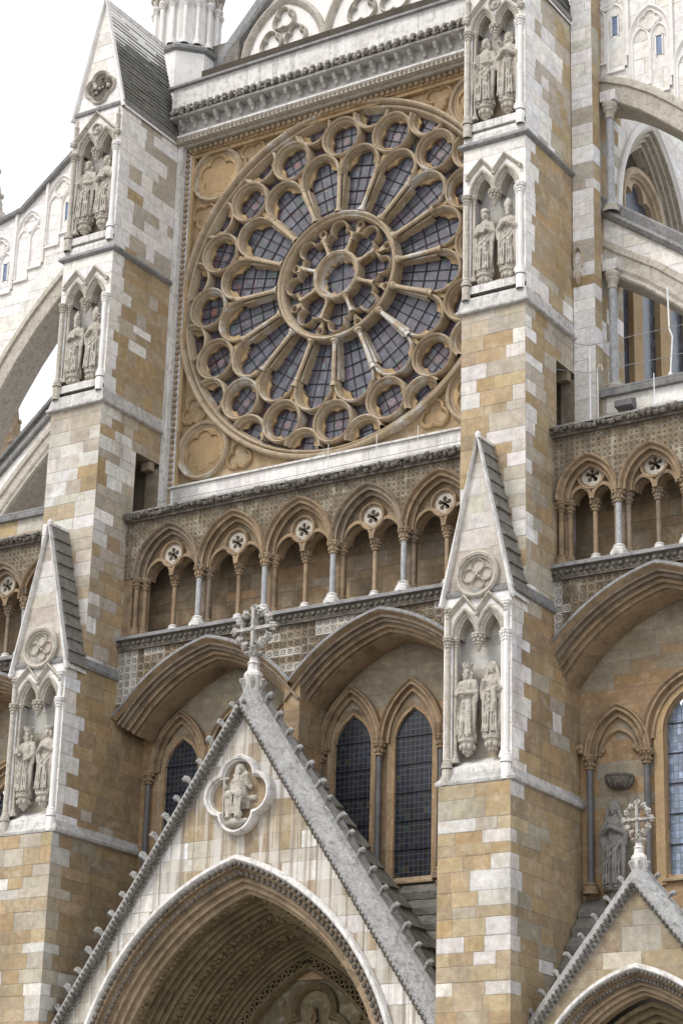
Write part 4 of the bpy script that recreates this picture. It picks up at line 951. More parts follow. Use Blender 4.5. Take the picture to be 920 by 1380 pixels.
    for k,x in enumerate(xs):
        y=YA+.06
        if 0<k<len(xs)-1:
            mb=MB(); capital(mb,x,y,zc+.02,.075,.26); base_=MB(); base(base_,x,y,16.62,.085,.24); base_.lathe(x,y,[(.2,16.6),(.2,16.68),(.17,16.7)],8)
            sh=MB(); shaft(sh,x,y,16.84,zc-.26,.068)
            col=build(sh,'marble_column',M['marble'],g); build(mb,'capital',M['brown_pale'],col); build(base_,'base',M['white_dirty'],col)
            mb=MB(); mb.ball((x,y-.07,zc+.14),.06,8,6); mb.ball((x,y-.1,zc+.12),.025,6,4); mb.ball((x,y-.05,zc+.22),.05,7,5,sz=1.3); build(mb,'head_stop',M['pale_leaf'],col)
            mb=MB()
            for s in(-1,1):
                capital(mb,x+s*.13,y+.2,zc,.062,.24,.2); shaft(mb,x+s*.13,y+.2,16.8,zc-.22,.058); base(mb,x+s*.13,y+.2,16.62,.07,.2)
            mb.box(x-.1,x+.1,y+.2,y+.42,16.62,zc); build(mb,'pier',M[rg3.choice(['brown','brown2'])],g)
        else:
            s=1 if k==0 else -1; mb=MB()
            for dx,dy,r in((.02,0,.06),(.15,.16,.062)):
                capital(mb,x+s*dx,y+dy,zc,r,.24); shaft(mb,x+s*dx,y+dy,16.8,zc-.22,r*.95); base(mb,x+s*dx,y+dy,16.62,r*1.1,.22)
            mb.box(min(x-s*.3,x+s*.1),max(x-s*.3,x+s*.1),y+.12,y+.42,16.62,zc); mb.box(min(x-s*.6,x-s*.08),max(x-s*.6,x-s*.08),YA+.03,YA+.5,16.6,zc); build(mb,'respond',M['brown'],g)
    return g
gg='arcaded galleries of twin arches'
pitch=1.83
gallery('central arcaded gallery of five twin arches under the rose window',XC,[-4.27+pitch*i for i in range(6)],XA-.05,XB+.05,gg,21)
gallery('right hand arcaded gallery running out of the frame beside the white poles',9,[6.85,8.19,9.72,11.25],6.72,11.6,gg,22)
gallery('left hand arcaded gallery at the picture edge, mostly behind the left buttress',-8.4,[-10.71,-9.18,-7.65,-6.31],-11,-6.16,gg,23)

# ---------------------------------------------------------------- walls with great arches and lancets
YB=-.65
def lancet(par,cx,z0,zs,a,name='lancet_window',glass='lancet_glass',R_=None,deep=.18,sx=.115,sz=.125,y=None,pal=None,seed=0):
    rg=random.Random(seed); R_=R_ or a*1.55; y=y if y is not None else YB+deep
    fr=MB(); path=[(cx-a,z0)]+parch(cx,zs,a,R_,12)+[(cx+a,z0)]
    sweep(fr,path,[(.16,YB+.0),(.15,YB-.015),(.03,YB+.06),(.02,YB+.1),(0,YB+.11),(0,y)]); fr.poly([(YB-.06,z0-.14),(YB-.06,z0-.1),(y,z0+.03),(y,z0-.14)],cx-a-.1,cx+a+.1,P=lambda u,d,z:(d,u,z))
    w_=build(fr,name,M['brown_pale'],par)
    g=MB(); n=int((zs+R_-z0)/sz)+1; m=max(2,round(2*a/sx)); dx=2*a/m
    for j in range(n):
        zb,zt=z0+j*sz,z0+(j+1)*sz; hb=arch_halfwidth(zb,zs,a,R_); ht=arch_halfwidth(zt,zs,a,R_)
        for i in range(m):
            xa,xb=cx-a+i*dx,cx-a+(i+1)*dx
            A=(max(xa,cx-hb),min(xb,cx+hb)); B=(max(xa,cx-ht),min(xb,cx+ht))
            if A[1]-A[0]<1e-4: continue
            if B[1]-B[0]<1e-4: B=((A[0]+A[1])/2-1e-4,(A[0]+A[1])/2+1e-4)
            c=jit(rg.choice(pal or [(.018,.02,.028),(.022,.022,.026),(.015,.018,.03),(.026,.026,.03),(.02,.024,.04)]),rg,.3)
            if not pal and rg.random()<.03: c=rg.choice([(.03,.04,.09),(.05,.05,.03),(.03,.05,.04)])
            g.face([(A[0],y-.01+rg.uniform(-.002,.002),zb),(A[1],y-.01,zb),(B[1],y-.01,zt),(B[0],y-.01,zt)],c,([(A[0]-xa,0),(A[1]-xa,0),(B[1]-xa,sz),(B[0]-xa,sz)],(dx,sz)))
    build(g,'glass',M[glass],w_,smooth=0)
    mb=MB(); k=int((zs+.3-z0)/.62)
    for j in range(1,k+1): mb.box(cx-a,cx+a,y-.035,y-.015,z0+j*.62-.012,z0+j*.62+.012)
    build(mb,'saddle_bars',M['iron'],w_,kind='stuff')
    return w_
def win_arch(par,cx,zs,a,w_=.26,name='window_arch',R_=None):
    mb=MB(); sweep(mb,[(cx-a,zs-.02)]+parch(cx,zs,a,R_ or a*1.6,12)+[(cx+a,zs-.02)],[(.06,YB+.02),(.065,YB-.14),(.03,YB-.18),(.0,YB-.13)]+rolls(-.005,YB-.12,-w_,YB+.03,2,.7)); return build(mb,name,M['brown'],par)
def shaft_c(par,x,z0,z1,y=YB-.1,r=.065,mat_='brown'):
    mb=MB(); shaft(mb,x,y,z0+.2,z1-.24,r); s=build(mb,'window_shaft',M['darkshaft'],par); mb=MB(); capital(mb,x,y,z1,r*1.15,.27); build(mb,'capital',M['brown'],s); mb=MB(); base(mb,x,y,z0,r*1.3,.24); build(mb,'base',M['brown'],s)
def great_arch_pts(cx,half,zf,zap,n=16):
    # measured depressed pointed curve
    L=math.hypot(half,zap-zf); sag=L*.085; r=(L*L/4+sag*sag)/(2*sag)
    mx,mz=(cx-half+cx)/2,(zf+zap)/2; dx,dz=half/L,(zap-zf)/L; nx,nz=-dz,dx
    ox,oz=mx-nx*(r-sag),mz-nz*(r-sag)
    a0=math.atan2(zf-oz,cx-half-ox); a1=math.atan2(zap-oz,cx-ox)
    Lp=[(ox+r*cos(a0+(a1-a0)*i/n),oz+r*sin(a0+(a1-a0)*i/n)) for i in range(n+1)]
    return Lp+[(2*cx-x,z) for x,z in Lp[-2::-1]]
def great_half(pts,cx,z):
    q=pts[:len(pts)//2+1]
    if z<=q[0][1]: return cx-q[0][0]
    for (xa,za),(xb,zb) in zip(q,q[1:]):
        if za<=z<=zb: return cx-(xa+(xb-xa)*(z-za)/max(zb-za,1e-6))
    return 0
def lower_wall(label,cx0,arches,x0,x1,grp,seed,white,holes):
    rg=random.Random(seed); W=thing('arched_wall',label,'wall',(cx0,YB,0),grp); allp=[]
    for cx,half,zf,zap in arches: allp.append((cx,great_arch_pts(cx,half,zf,zap)))
    zmin=min(p[0][1] for _,p in allp)
    mb=MB()
    def inside(x,z):
        return all(abs(x-c)>great_half(p,c,z)+.03 or z>p[len(p)//2][1]+.02 for c,p in allp)
    tile_field(mb,YA,x0,x1,zmin-.1,16.28,inside,.19,white,rg)
    build(mb,'diaper_spandrel',M['tile'],W,smooth=0)
    mb=MB()
    def sp(v):
        out=[];last=x0
        for c,p in allp:
            h=great_half(p,c,v)-.06 if v<p[len(p)//2][1] else 0; h=max(0,h); out.append((last,max(last,c-h))); last=c+h
        return out+[(last,max(last,x1))]
    ashlar_rows(mb,lambda u,v:(u,YA+.03,v),zmin-.1,16.3,sp,pal_brown,ch=.3,sub=3,u0=x0,u1=x1); build(mb,'spandrel_ground',M['ashlar'],W,smooth=0)
    for c,p in allp:
        e0=[(p[0][0]-.3,p[0][1]-.24)] if c==allp[0][0] else []; e1=[(2*c-p[0][0]+.3,p[0][1]-.24)] if c==allp[-1][0] else []
        p=e0+p+e1
        mb=MB(); sweep(mb,p,[(.0,YA+.05),(.02,YA-.08),(.0,YA-.13),(-.05,YA-.14),(-.08,YA-.08),(-.11,YA-.03)])
        p0_=great_arch_pts(c,*[q for q in arches if q[0]==c][0][1:]); dx,dz=p0_[0][0]-p0_[1][0],p0_[0][1]-p0_[1][1]; l=math.hypot(dx,dz); e=[(p0_[0][0]+dx/l*q,p0_[0][1]+dz/l*q) for q in(.42,.2)]
        p2=e+p0_+[(2*c-x,z) for x,z in e[::-1]]
        sweep(mb,p2,[(-.26,YA+.19)]+rolls(-.262,YA+.192,-.42,YA+.46,2,.62)+[(-.44,YA+.5),(-.45,YB+.02)]); mo=MB(); sweep(mo,p2,[(-.10,YA+.1)]+rolls(-.11,YA-.03,-.26,YA+.17,2,.66)+[(-.262,YA+.3)])
        ga=build(mb,'great_arch',M['brown'],W); build(mo,'outer_order',M['brown2'],ga)
        mb=MB(); sweep(mb,[(x,z) for x,z in p],[(.01,YA-.09),(.045,YA-.12),(.03,YA-.15),(-.03,YA-.155)]); build(mb,'hood_edge',M['lead'],ga)
    # window wall behind
    holes=sorted(holes)
    def spw(v):
        out=[];last=x0
        for cx,z0,zs,a,R_ in holes:
            h=arch_halfwidth(v,zs,a,R_) if v>=z0-.05 else 0
            out.append((last,cx-h)); last=cx+h
        return out+[(last,x1)]
    mb=MB(); ashlar_rows(mb,lambda u,v:(u,YB+.035,v),8.6,16.3,spw,lambda u,v,u0,u1,i,a,b,rg: cl(rg,u,v,seed,(3,[(.35,.225,.12),(.37,.245,.13),(.33,.215,.12)]),(1.3,[(.33,.275,.2),(.31,.265,.195)])) if v<14.3 else cl(rg,u,v,seed,(.6,[(.32,.22,.135)]),(5,[(.29,.245,.175),(.31,.265,.19),(.275,.23,.165)])),ch=.33,ln=(.5,1.0),sub=4,u0=x0,u1=x1)
    return W,mb
wg='great arches over the window walls'
def wh(x,z):
    # replaced pale blocks stand in runs
    if x<XA+.5 and z<16.2 and z>15.0: return True
    if -3.9<x<-3.3 and z>16.05: return True
    if -.9<x<1.6 and 15.9<z<16.1: return x<-.1 or x>.9
    if .9<x<2.0 and z>16.05: return True
    if -.5<x<.55 and 15.55<z<15.75: return True
    if -.7<x<.4 and 15.15<z<15.35: return True
    if 1.2<x<1.75 and 15.75<z<15.95: return True
    if 3.9<x<4.5 and z>16.05: return True
    return False
A1,A2=-2.02,2.56; HF=2.30
W,mb=lower_wall('central arched wall of two great moulded arches behind the steep portal gable, with three lancets in each',XC,[(A1,HF,14.93,16.27),(A2,HF,14.93,16.27)],XA-.02,XB+.02,wg,31,wh,[(c+d+(.17 if c>0 else .1),10.62,13.6,.47,.78) for c in(A1,A2) for d in(-1.55,0,1.55)])
build(mb,'window_wall',M['ashlar'],W,smooth=0)
mb=MB(); ashlar(mb,lambda u,v:(.06+u,YA+.02,v),0,.42,11.2,15.0,lambda u,v,u0,u1,i,a,b,rg: pick(rg,(3,[(.38,.25,.125),(.34,.235,.13)]),(1,[(.36,.29,.2)])),ch=.4,ln=(.2,.5))
for x in(.06,.48): ashlar(mb,lambda u,v:(x,YA+.02+u,v),0,1.1,11.2,15.0,pal_brown,ch=.4,ln=(.4,.7))
build(mb,'central_pier',M['ashlar'],W,smooth=0)
k=0
for c in(A1,A2):
    for d in(-1.55,0,1.55):
        x=c+d+(.17 if c>0 else .1); k+=1
        win_arch(W,x,13.6,.76,.25,R_=1.5); lancet(W,x,10.62,13.6,.47,R_=.78,seed=40+k,deep=.12)
    for d in(-2.33,-.775,.775,2.33):
        if abs(d)>2: continue
        shaft_c(W,c+d+(.17 if c>0 else .1),10.5,13.6)
    shaft_c(W,c-2.3+(.17 if c>0 else .02),10.5,13.6); 
# right bay
W,mb=lower_wall('right hand arched wall with a pale blue window and a niche, cut by the right frame edge',9.05,[(9.05,2.47,14.75,16.3)],6.72,11.45,wg,32,lambda x,z:(x<6.95) or (x<7.1 and 15.5<z<15.7),[(9.28,10.2,13.1,.66,.86)])
build(mb,'window_wall',M['ashlar'],W,smooth=0)
lancet(W,9.28,10.2,13.1,.66,name='broad_window',glass='blue_glass',R_=.86,seed=60,deep=.2,sx=.105,sz=.15,pal=[(.20,.25,.34),(.19,.24,.33),(.22,.27,.36),(.18,.225,.31)])
mb=MB()
for s in(-1,1): mb.box(9.28+s*.78-.1,9.28+s*.78+.1,YB-.02,YB+.1,10,13.1)
sweep(mb,parch(9.28,13.1,.68,.9,12),[(.0,YB-.02),(.2,YB-.02),(.2,YB+.03)]); build(mb,'jamb',M['ochre'],W)
win_arch(W,9.28,13.0,1.05,.26,R_=1.35); win_arch(W,7.62,12.75,.68,.26,name='blind_arch',R_=1.05); shaft_c(W,7.0,9.9,12.75); shaft_c(W,8.27,9.9,12.75)
mb=MB(); sweep(mb,parch(7.62,12.75,.40,.5,10),[(.06,YB+.03),(.06,YB-.03),(.0,YB-.05),(-.03,YB+.03)])
for s in(-1,1): mb.ball((7.62+s*.36,YB-.02,12.85),.07,8,5)
build(mb,'trefoil_head',M['brown'],W)
mb=MB(); x,y,z=7.66,YB-.10,12.28
mb.lathe(x,y,[(0,z),(.30,z),(.31,z-.04),(.28,z-.07),(.27,z-.15),(.2,z-.25),(.12,z-.28),(0,z-.29)],10)
for q in range(12):
    a=2*PI*q/12; mb.tube([(x+.29*cos(a),y+.29*sin(a),z-.06),(x+.26*cos(a),y+.26*sin(a),z-.16),(x+.17*cos(a),y+.17*sin(a),z-.26)],[.025,.035,.025],6)
build(mb,'bracket',M['leaf'],W)
for (xx,zz) in((6.76,12.86),(-4.4,14.05)):
    pass
mb=MB()
for q in range(9): mb.ball((6.80+.05*cos(q*2.3),YB-.12+.04*sin(q),12.9+.06*sin(q*1.7)),.06,6,5)
build(mb,'head_stop',M['brown'],W)
# left bay (mirror of the right)
W,mb=lower_wall('left hand arched wall at the picture edge behind the crowned king',-8.5,[(-8.51,2.47,14.75,16.3)],-11,-6.16,wg,33,lambda x,z:x>-6.5,[(-8.51,10.2,13.1,.66,.86)])
build(mb,'window_wall',M['ashlar'],W,smooth=0)
lancet(W,-8.51,10.2,13.1,.66,name='broad_window',R_=.86,seed=61,deep=.2); win_arch(W,-8.51,13.0,1.05,.26,R_=1.35); win_arch(W,-7.1,12.75,.68,.26,name='blind_arch',R_=1.05); shaft_c(W,-7.75,9.9,12.75)
# worn statue standing in the blind arch
statue(7.58,YB-.2,9.95,1.75,'dark worn robed statue standing against the wall behind the small side finial',rot=0,mat_='statue_grey',head='hood',pose='pray',seed=33)
mb=MB(); corbel(mb,7.58,YB-.15,9.95,.26,.4); o=build(mb,'statue_bracket',M['leaf'],None,label='dark carved bracket under the worn grey statue in the right bay',cat='bracket')
# ================================================================ portals with steep crocketed gables
def crocket_mesh(s=1.0):
    mb=MB(); mb.tube([(0,0,-.04*s),(.05*s,0,.07*s),(.10*s,0,.15*s),(.17*s,0,.17*s),(.215*s,0,.12*s),(.19*s,0,.075*s)],[.05*s,.042*s,.04*s,.045*s,.045*s,.03*s],8)
    mb.ball((.17*s,0,.115*s),.062*s,8,6,sy=1.4)
    for q in(-1,1): mb.tube([(.03*s,q*.02*s,.0),(.1*s,q*.06*s,.09*s),(.18*s,q*.07*s,.13*s)],[.03*s,.035*s,.025*s],6)
    return mb
def portal(label,cx,zap,zlow,slope,yw,arch,s,gpal,finial_label,fin_h,crn,seed,inner,wall_mat):
    rg=random.Random(seed); z0,a,R_=arch; d=(zap-zlow)/slope
    pt=thing('portal',label,'portal',(cx,yw,0))
    mb=MB()
    def sp(v):
        o=max(0,(zap-.25*s-v)/slope)-.02; h=arch_halfwidth(v,z0,a-.12*s,R_-.12*s)
        return [(cx-o,min(cx-h,cx)) if o>h else (cx-o,cx-o),(max(cx+h,cx),cx+o) if o>h else (cx+o,cx+o)]
    ashlar_rows(mb,lambda u,v:(u,yw,v),zlow,zap-.3*s,sp,gpal,ch=.36,ln=(.6,1.2),sub=4,u0=cx-d-.3,u1=cx+d+.3)
    gw=build(mb,'gable_wall',M[wall_mat],pt,smooth=0)
    path=[(cx-d,zlow),(cx,zap),(cx+d,zlow)]
    mb=MB(); sweep(mb,path,[(.0,yw+.7*s),(.05*s,yw+.55*s),(.04*s,yw+.34*s),(.045*s,yw+.18*s),(.0,yw+.10*s),(-.02*s,yw+.06*s),(-.04*s,yw+.05*s),(-.28*s,yw-.21*s),(-.29*s,yw-.25*s),(-.33*s,yw-.24*s),(-.35*s,yw-.18*s),(-.37*s,yw-.1*s),(-.43*s,yw-.04*s),(-.44*s,yw+.02)])
    cp=build(mb,'coping',M['coping'],gw,smooth=25)
    mb=MB(); L=math.hypot(d,zap-zlow); ux,uz=d/L,(zap-zlow)/L; nx,nz=-uz,ux
    n=int(L/.115)
    for sd in(-1,1):
        for i in range(n):
            t=(i+.5)/n*L-.35*s; x=cx-d+ux*t+nx*-.37*s; z=zlow+uz*t+nz*-.37*s
            X=x if sd<0 else 2*cx-x
            mb.ball((X,yw-.08*s+rg.uniform(-.02,.02),z-.03*s),.06*s,6,4); mb.ball((X,yw-.17*s,z+.05),.055*s,6,4)
            t-=.055; x=cx-d+ux*t+nx*-.315*s; z=zlow+uz*t+nz*-.315*s; X=x if sd<0 else 2*cx-x; mb.ball((X,yw-.245*s,z),.034*s,6,4)
    build(mb,'leaf_enrichment',M['leaf'],cp,kind='stuff')
    me=None
    for sd in(-1,1):
        for i in range(crn):
            t=L-.62*s-i*.47*(s if s>.9 else .92)
            x=cx-d+ux*t+nx*.03; z=zlow+uz*t+nz*.03
            if t<0: break
            if me is None:
                o=build(crocket_mesh(s*.95),'crocket',M['crocket'],gw,loc=(0,0,0)); me=o.data
            else:
                o=bpy.data.objects.new('crocket',me); COL.objects.link(o); o.parent=gw
            o.location=(x if sd<0 else 2*cx-x,yw+.20*s,z); o.rotation_euler=(rg.uniform(-.15,.15),rg.uniform(-.2,.12),(PI if sd<0 else 0)+rg.uniform(-.25,.25)); q=rg.uniform(.88,1.12); o.scale=(q,rg.uniform(.9,1.15),q*rg.uniform(.9,1.1))
    # arch orders
    path=[(cx-a,0)]+parch(cx,z0,a,R_,20)+[(cx+a,0)]
    mb=MB(); sweep(mb,path,[(.02,yw+.02),(.05,yw-.08*s),(.02,yw-.17*s),(-.05*s,yw-.18*s),(-.09*s,yw-.13*s),(-.12*s,yw-.06*s)]); build(mb,'hood_mould',M['white_dirty'],pt)
    mb=MB(); sweep(mb,path,rolls(-.12*s,yw-.05*s,-.62*s,yw+.42*s,4,.6)+[(-.66*s,yw+.45*s),(-.67*s,yw+.75*s)]); ao=build(mb,'outer_orders',M['brown_pale'],pt)
    mb=MB(); i=0
    pp=parch(cx,z0,a,R_,46); nn=mitre(pp)
    for (x,z),(mx_,mz_) in zip(pp,nn):
        o=-.135*s; mb.ball((x+mx_*o,yw-.11*s,z+mz_*o),.055*s,7,5); o=-.30*s; mb.ball((x+mx_*o,yw+.06*s,z+mz_*o),.06*s,7,5)
    build(mb,'leaf_bosses',M['leaf'],ao,kind='stuff')
    inner(pt,cx,path,pp,nn,z0,a,R_,yw,s,rg)
    # finial: a thing of its own standing on the apex
    f=thing('finial',finial_label,'finial',(cx,yw+.25*s,zap),'leafy stone finials on the portal gables'); y=yw+.25*s
    k=fin_h/1.65
    mb=MB(); mb.lathe(cx,y,[(.0,zap-.3*k),(.21*k,zap-.3*k),(.19*k,zap+.12*k),(.21*k,zap+.16*k),(.2*k,zap+.22*k),(.13*k,zap+.3*k),(.12*k,zap+.42*k),(.15*k,zap+.45*k),(.1*k,zap+.5*k),(.075*k,zap+.7*k),(.07*k,zap+.85*k)],8,PI/8); build(mb,'stem',M['white_dirty'],f,smooth=30)
    mb=MB()
    for q in range(8):
        t=2*PI*q/8; mb.tube([(cx+.06*k*cos(t),y+.06*k*sin(t),zap+.58*k),(cx+.15*k*cos(t),y+.15*k*sin(t),zap+.68*k),(cx+.2*k*cos(t),y+.2*k*sin(t),zap+.65*k)],[.03*k,.04*k,.045*k],6)
    for q in range(6):
        t=2*PI*q/6; mb.tube([(cx+.18*k*cos(t),y+.18*k*sin(t),zap-.1*k),(cx+.25*k*cos(t),y+.25*k*sin(t),zap+.06*k),(cx+.3*k*cos(t),y+.3*k*sin(t),zap+.04*k)],[.05*k,.06*k,.05*k],6)
    build(mb,'leaf_collar',M['pale_leaf'],f,kind='stuff')
    mb=MB(); zc=zap+1.2*k; r=.40*k; wd=1.05 if s>.9 else .86
    mb.box(cx-.035*k,cx+.035*k,y-.12*k,y+.0*k,zap+.8*k,zc+.46*k); mb.box(cx-.44*k*wd,cx+.44*k*wd,y-.119*k,y-.001*k,zc-.035*k,zc+.035*k)
    for q in range(4):
        t=PI/4+q*PI/2; qx,qz=cx+.235*k*wd*cos(t),zc+.235*k*sin(t)
        sweep(mb,foil(qx,qz,4,.07*k,.075*k,PI/4,32),[(.06*k,y+.05*k),(.065*k,y-.04*k),(.03*k,y-.10*k),(.0,y-.04*k),(.0,y+.05*k)],closed=True)
    for q in range(12):
        t=2*PI*q/12; m_=.42+.05*(q%3==0)
        for e in(-1,0,1):
            t2=t+e*.13; r0,r1=(m_-.1)*k,(m_+(.07 if e==0 else .03))*k
            mb.tube([(cx+r0*wd*cos(t),y-.03*k,zc+r0*sin(t)),(cx+(r0+r1)/2*wd*cos(t2),y-(.09+.02*e)*k,zc+(r0+r1)/2*sin(t2)),(cx+r1*wd*cos(t2),y-.04*k,zc+r1*sin(t2)),(cx+r1*.95*wd*cos(t2),y+.03*k,zc+r1*.95*sin(t2))],[.03*k,.04*k,.038*k,.02*k],6)
    mb.ball((cx,y-.1*k,zc),.06*k,8,6); build(mb,'rosette',M['pale_leaf'],f)
    return pt
def inner_main(pt,cx,path,pp,nn,z0,a,R_,yw,s,rg):
    mb=MB(); sweep(mb,path,[(-.60,yw+.72)]+rolls(-.63,yw+.74,-.92,yw+1.35,4,.6)+[(-.95,yw+1.38),(-.97,yw+1.55)]+rolls(-.98,yw+1.56,-1.18,yw+2.0,3,.6)+[(-1.2,yw+2.02),(-1.21,yw+2.25)]+rolls(-1.22,yw+2.26,-1.46,yw+2.75,4,.6)+[(-1.5,yw+2.76),(-1.5,yw+2.9)])
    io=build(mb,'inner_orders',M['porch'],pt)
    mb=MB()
    for (x,z),(mx_,mz_) in zip(pp,nn):
        for o,y in((-.955,yw+1.45),(-1.205,yw+2.13),(-.655,yw+.62)):
            for q in range(2): mb.ball((x+mx_*o+rg.uniform(-.04,.04),y+(q-.5)*.1+rg.uniform(-.03,.03),z+mz_*o+rg.uniform(-.04,.04)),.062,6,4)
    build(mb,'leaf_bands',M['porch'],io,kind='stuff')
    # openwork arch and carved tympanum
    mb=MB(); p2=parch(cx,z0,a-1.5,R_-1.5,26); n2=mitre(p2)
    sweep(mb,p2,[(.0,yw+2.8),(.0,yw+2.72),(-.05,yw+2.7),(-.06,yw+2.76)]); sweep(mb,p2,[(-.22,yw+2.8),(-.22,yw+2.70),(-.27,yw+2.68),(-.31,yw+2.74),(-.32,yw+2.95)])
    for (x,z),(mx_,mz_) in list(zip(p2,n2)):
        sweep(mb,circle(x+mx_*-.14,z+mz_*-.14,.05,10),[(.03,yw+2.8),(.03,yw+2.72),(0,yw+2.72),(0,yw+2.8)],closed=True)
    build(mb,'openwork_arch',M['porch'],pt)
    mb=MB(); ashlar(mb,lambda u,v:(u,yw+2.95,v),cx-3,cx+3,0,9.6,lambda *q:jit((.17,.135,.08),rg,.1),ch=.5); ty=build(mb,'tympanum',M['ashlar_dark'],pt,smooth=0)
    for (fx,fz,sc,col) in((cx+.1,7.55,1,0),(cx-1.15,6.9,.75,0),(cx+1.3,6.9,.75,0)):
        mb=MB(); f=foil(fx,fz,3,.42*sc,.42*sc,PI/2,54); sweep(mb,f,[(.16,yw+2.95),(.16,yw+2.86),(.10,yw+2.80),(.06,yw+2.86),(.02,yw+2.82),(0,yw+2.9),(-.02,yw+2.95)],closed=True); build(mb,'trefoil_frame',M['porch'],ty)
    mb=MB()
    for q in range(90):
        x=cx+rg.uniform(-1.9,1.9); z=rg.uniform(7.2,9.0)
        if abs(x-cx)<arch_halfwidth(z,z0,a-1.9,R_-1.9) and math.hypot(x-cx-.1,(z-7.6))>.95: mb.ball((x,yw+2.93,z),rg.uniform(.05,.1),6,4,sy=.7)
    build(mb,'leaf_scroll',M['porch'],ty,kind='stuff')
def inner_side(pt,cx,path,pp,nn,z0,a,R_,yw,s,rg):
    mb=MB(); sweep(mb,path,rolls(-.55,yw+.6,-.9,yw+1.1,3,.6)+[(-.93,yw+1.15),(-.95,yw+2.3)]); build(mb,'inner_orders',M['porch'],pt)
    mb=MB(); mb.box(cx-2.2,cx+2.2,yw+2.3,yw+2.36,0,8.0); build(mb,'door_recess',M['void'],pt)  # dark sheet stands in for shade inside the doorway
def pal_g(u,v,u0,u1,i,a,b,rg):
    if v>11.9: return pick(rg,(3,[(.50,.465,.41),(.46,.42,.36)]),(1,WHT),(.6,[(.36,.30,.22)]))
    if abs(u-XC)<1.5: return pick(rg,(4,[(.34,.265,.165),(.31,.24,.15),(.37,.295,.19)]),(1,[(.46,.42,.35)]))
    return pick(rg,(3,WHT),(2,[(.50,.47,.41),(.44,.40,.34)]),(.7,[(.36,.29,.2)]))
portal('great portal under a steep white streaked gable lined with crockets and a seated relief',.28,14.5,4.0,1.457,-3.5,(5.4,4.05,5.52),1.0,pal_g,'large white cross finial of pierced leaves on the tall central gable',1.68,20,51,inner_main,'gable_wall')
portal('smaller side portal with a brown stone gable and curled crockets at the lower right corner',9.05,9.95,3.0,1.22,-3.08,(5.2,2.3,2.9),.72,lambda u,v,u0,u1,i,a,b,rg: pick(rg,(4,[(.31,.25,.165),(.28,.22,.145),(.34,.275,.18)]),(.6,GRY)),'smaller slender leafy finial on the side gable at the right',1.18,10,52,inner_side,'ashlar')
# quatrefoil with the seated figure
qx,qz=.29,12.02; mb=MB(); f=foil(qx,qz,4,.37,.36,PI/2,72)
sweep(mb,f,[(.12,-3.5),(.12,-3.66),(.08,-3.74),(.03,-3.72),(.015,-3.66),(-.01,-3.64),(-.02,-3.5),(-.03,-3.49)],closed=True)
gwall=[o for o in bpy.data.objects if o.name=='gable_wall'][0]
qf=build(mb,'quatrefoil_frame',M['white_dirty'],gwall)
mb=MB(); mb.poly(foil(qx,qz,4,.37,.36,PI/2,48),-3.508,-3.503); build(mb,'quatrefoil_ground',M['brown_pale'],qf)
mb=MB()
limb(mb,[(0,.0,.1),(0,-.02,.42)],[.17,.15]); limb(mb,[(-.1,-.02,.42),(.1,-.02,.42)],[.09,.09])
for s_ in(-1,1):
    limb(mb,[(s_*.09,-.02,.12),(s_*.11,-.2,.14),(s_*.1,-.19,-.22)],[.1,.095,.075]); mb.ball((s_*.1,-.23,-.27),.055,8,5,sy=1.5,sz=.7)
    for q in range(4): limb(mb,[(s_*(.03+.045*q),-.24,.1),(s_*(.02+.04*q),-.235,-.2)],[.016,.02])
for q in range(5): limb(mb,[(-.12+.05*q,-.15,.36-.02*q),(-.05+.04*q,-.2,.16)],[.016,.02])
limb(mb,[(-.14,-.02,.42),(-.22,-.1,.24),(-.23,-.18,.33)],[.065,.055,.04]); limb(mb,[(-.23,-.2,-.28),(-.23,-.2,.55)],[.02,.02]); limb(mb,[(-.32,-.2,.45),(-.14,-.2,.45)],[.024,.024])
limb(mb,[(.14,-.02,.42),(.25,-.06,.3),(.24,-.16,.46)],[.065,.055,.035]); mb.ball((.24,-.17,.5),.045,8,5)
for q in(-1,0): limb(mb,[(.24+q*.025,-.18,.5),(.235+q*.03,-.19,.57)],[.014,.011])
head_on(mb,(0,-.06,.6),'hair',0,True)
mb.box(-.22,.22,-.05,.06,-.1,.12); mb.ball((0,-.1,-.36),.17,10,7,sx=1.3,sz=.6); limb(mb,[(-.2,-.1,-.34),(.22,-.12,-.33)],[.06,.05]); limb(mb,[(-.3,.02,.1),(.3,.02,.1)],[.06,.06])
o=bpy.data.objects.new('statue',figure(mb.move(Matrix.Scale(1.16,4)),.013,1)); COL.objects.link(o); o.data.materials.append(M['statue']); o.location=(qx,-3.54,qz-.2); o['label']='seated robed relief figure holding a cross staff inside the four lobed frame'; o['category']='statue'
pair_g='carved figures in the shaded tympanum'
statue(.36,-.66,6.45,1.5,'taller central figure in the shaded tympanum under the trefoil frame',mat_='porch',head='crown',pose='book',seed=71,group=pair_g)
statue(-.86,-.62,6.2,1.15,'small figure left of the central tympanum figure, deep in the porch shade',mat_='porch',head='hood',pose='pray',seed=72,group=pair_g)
statue(1.58,-.62,6.2,1.15,'small figure right of the central tympanum figure, deep in the porch shade',mat_='porch',head='hood',pose='pray',seed=73,group=pair_g)

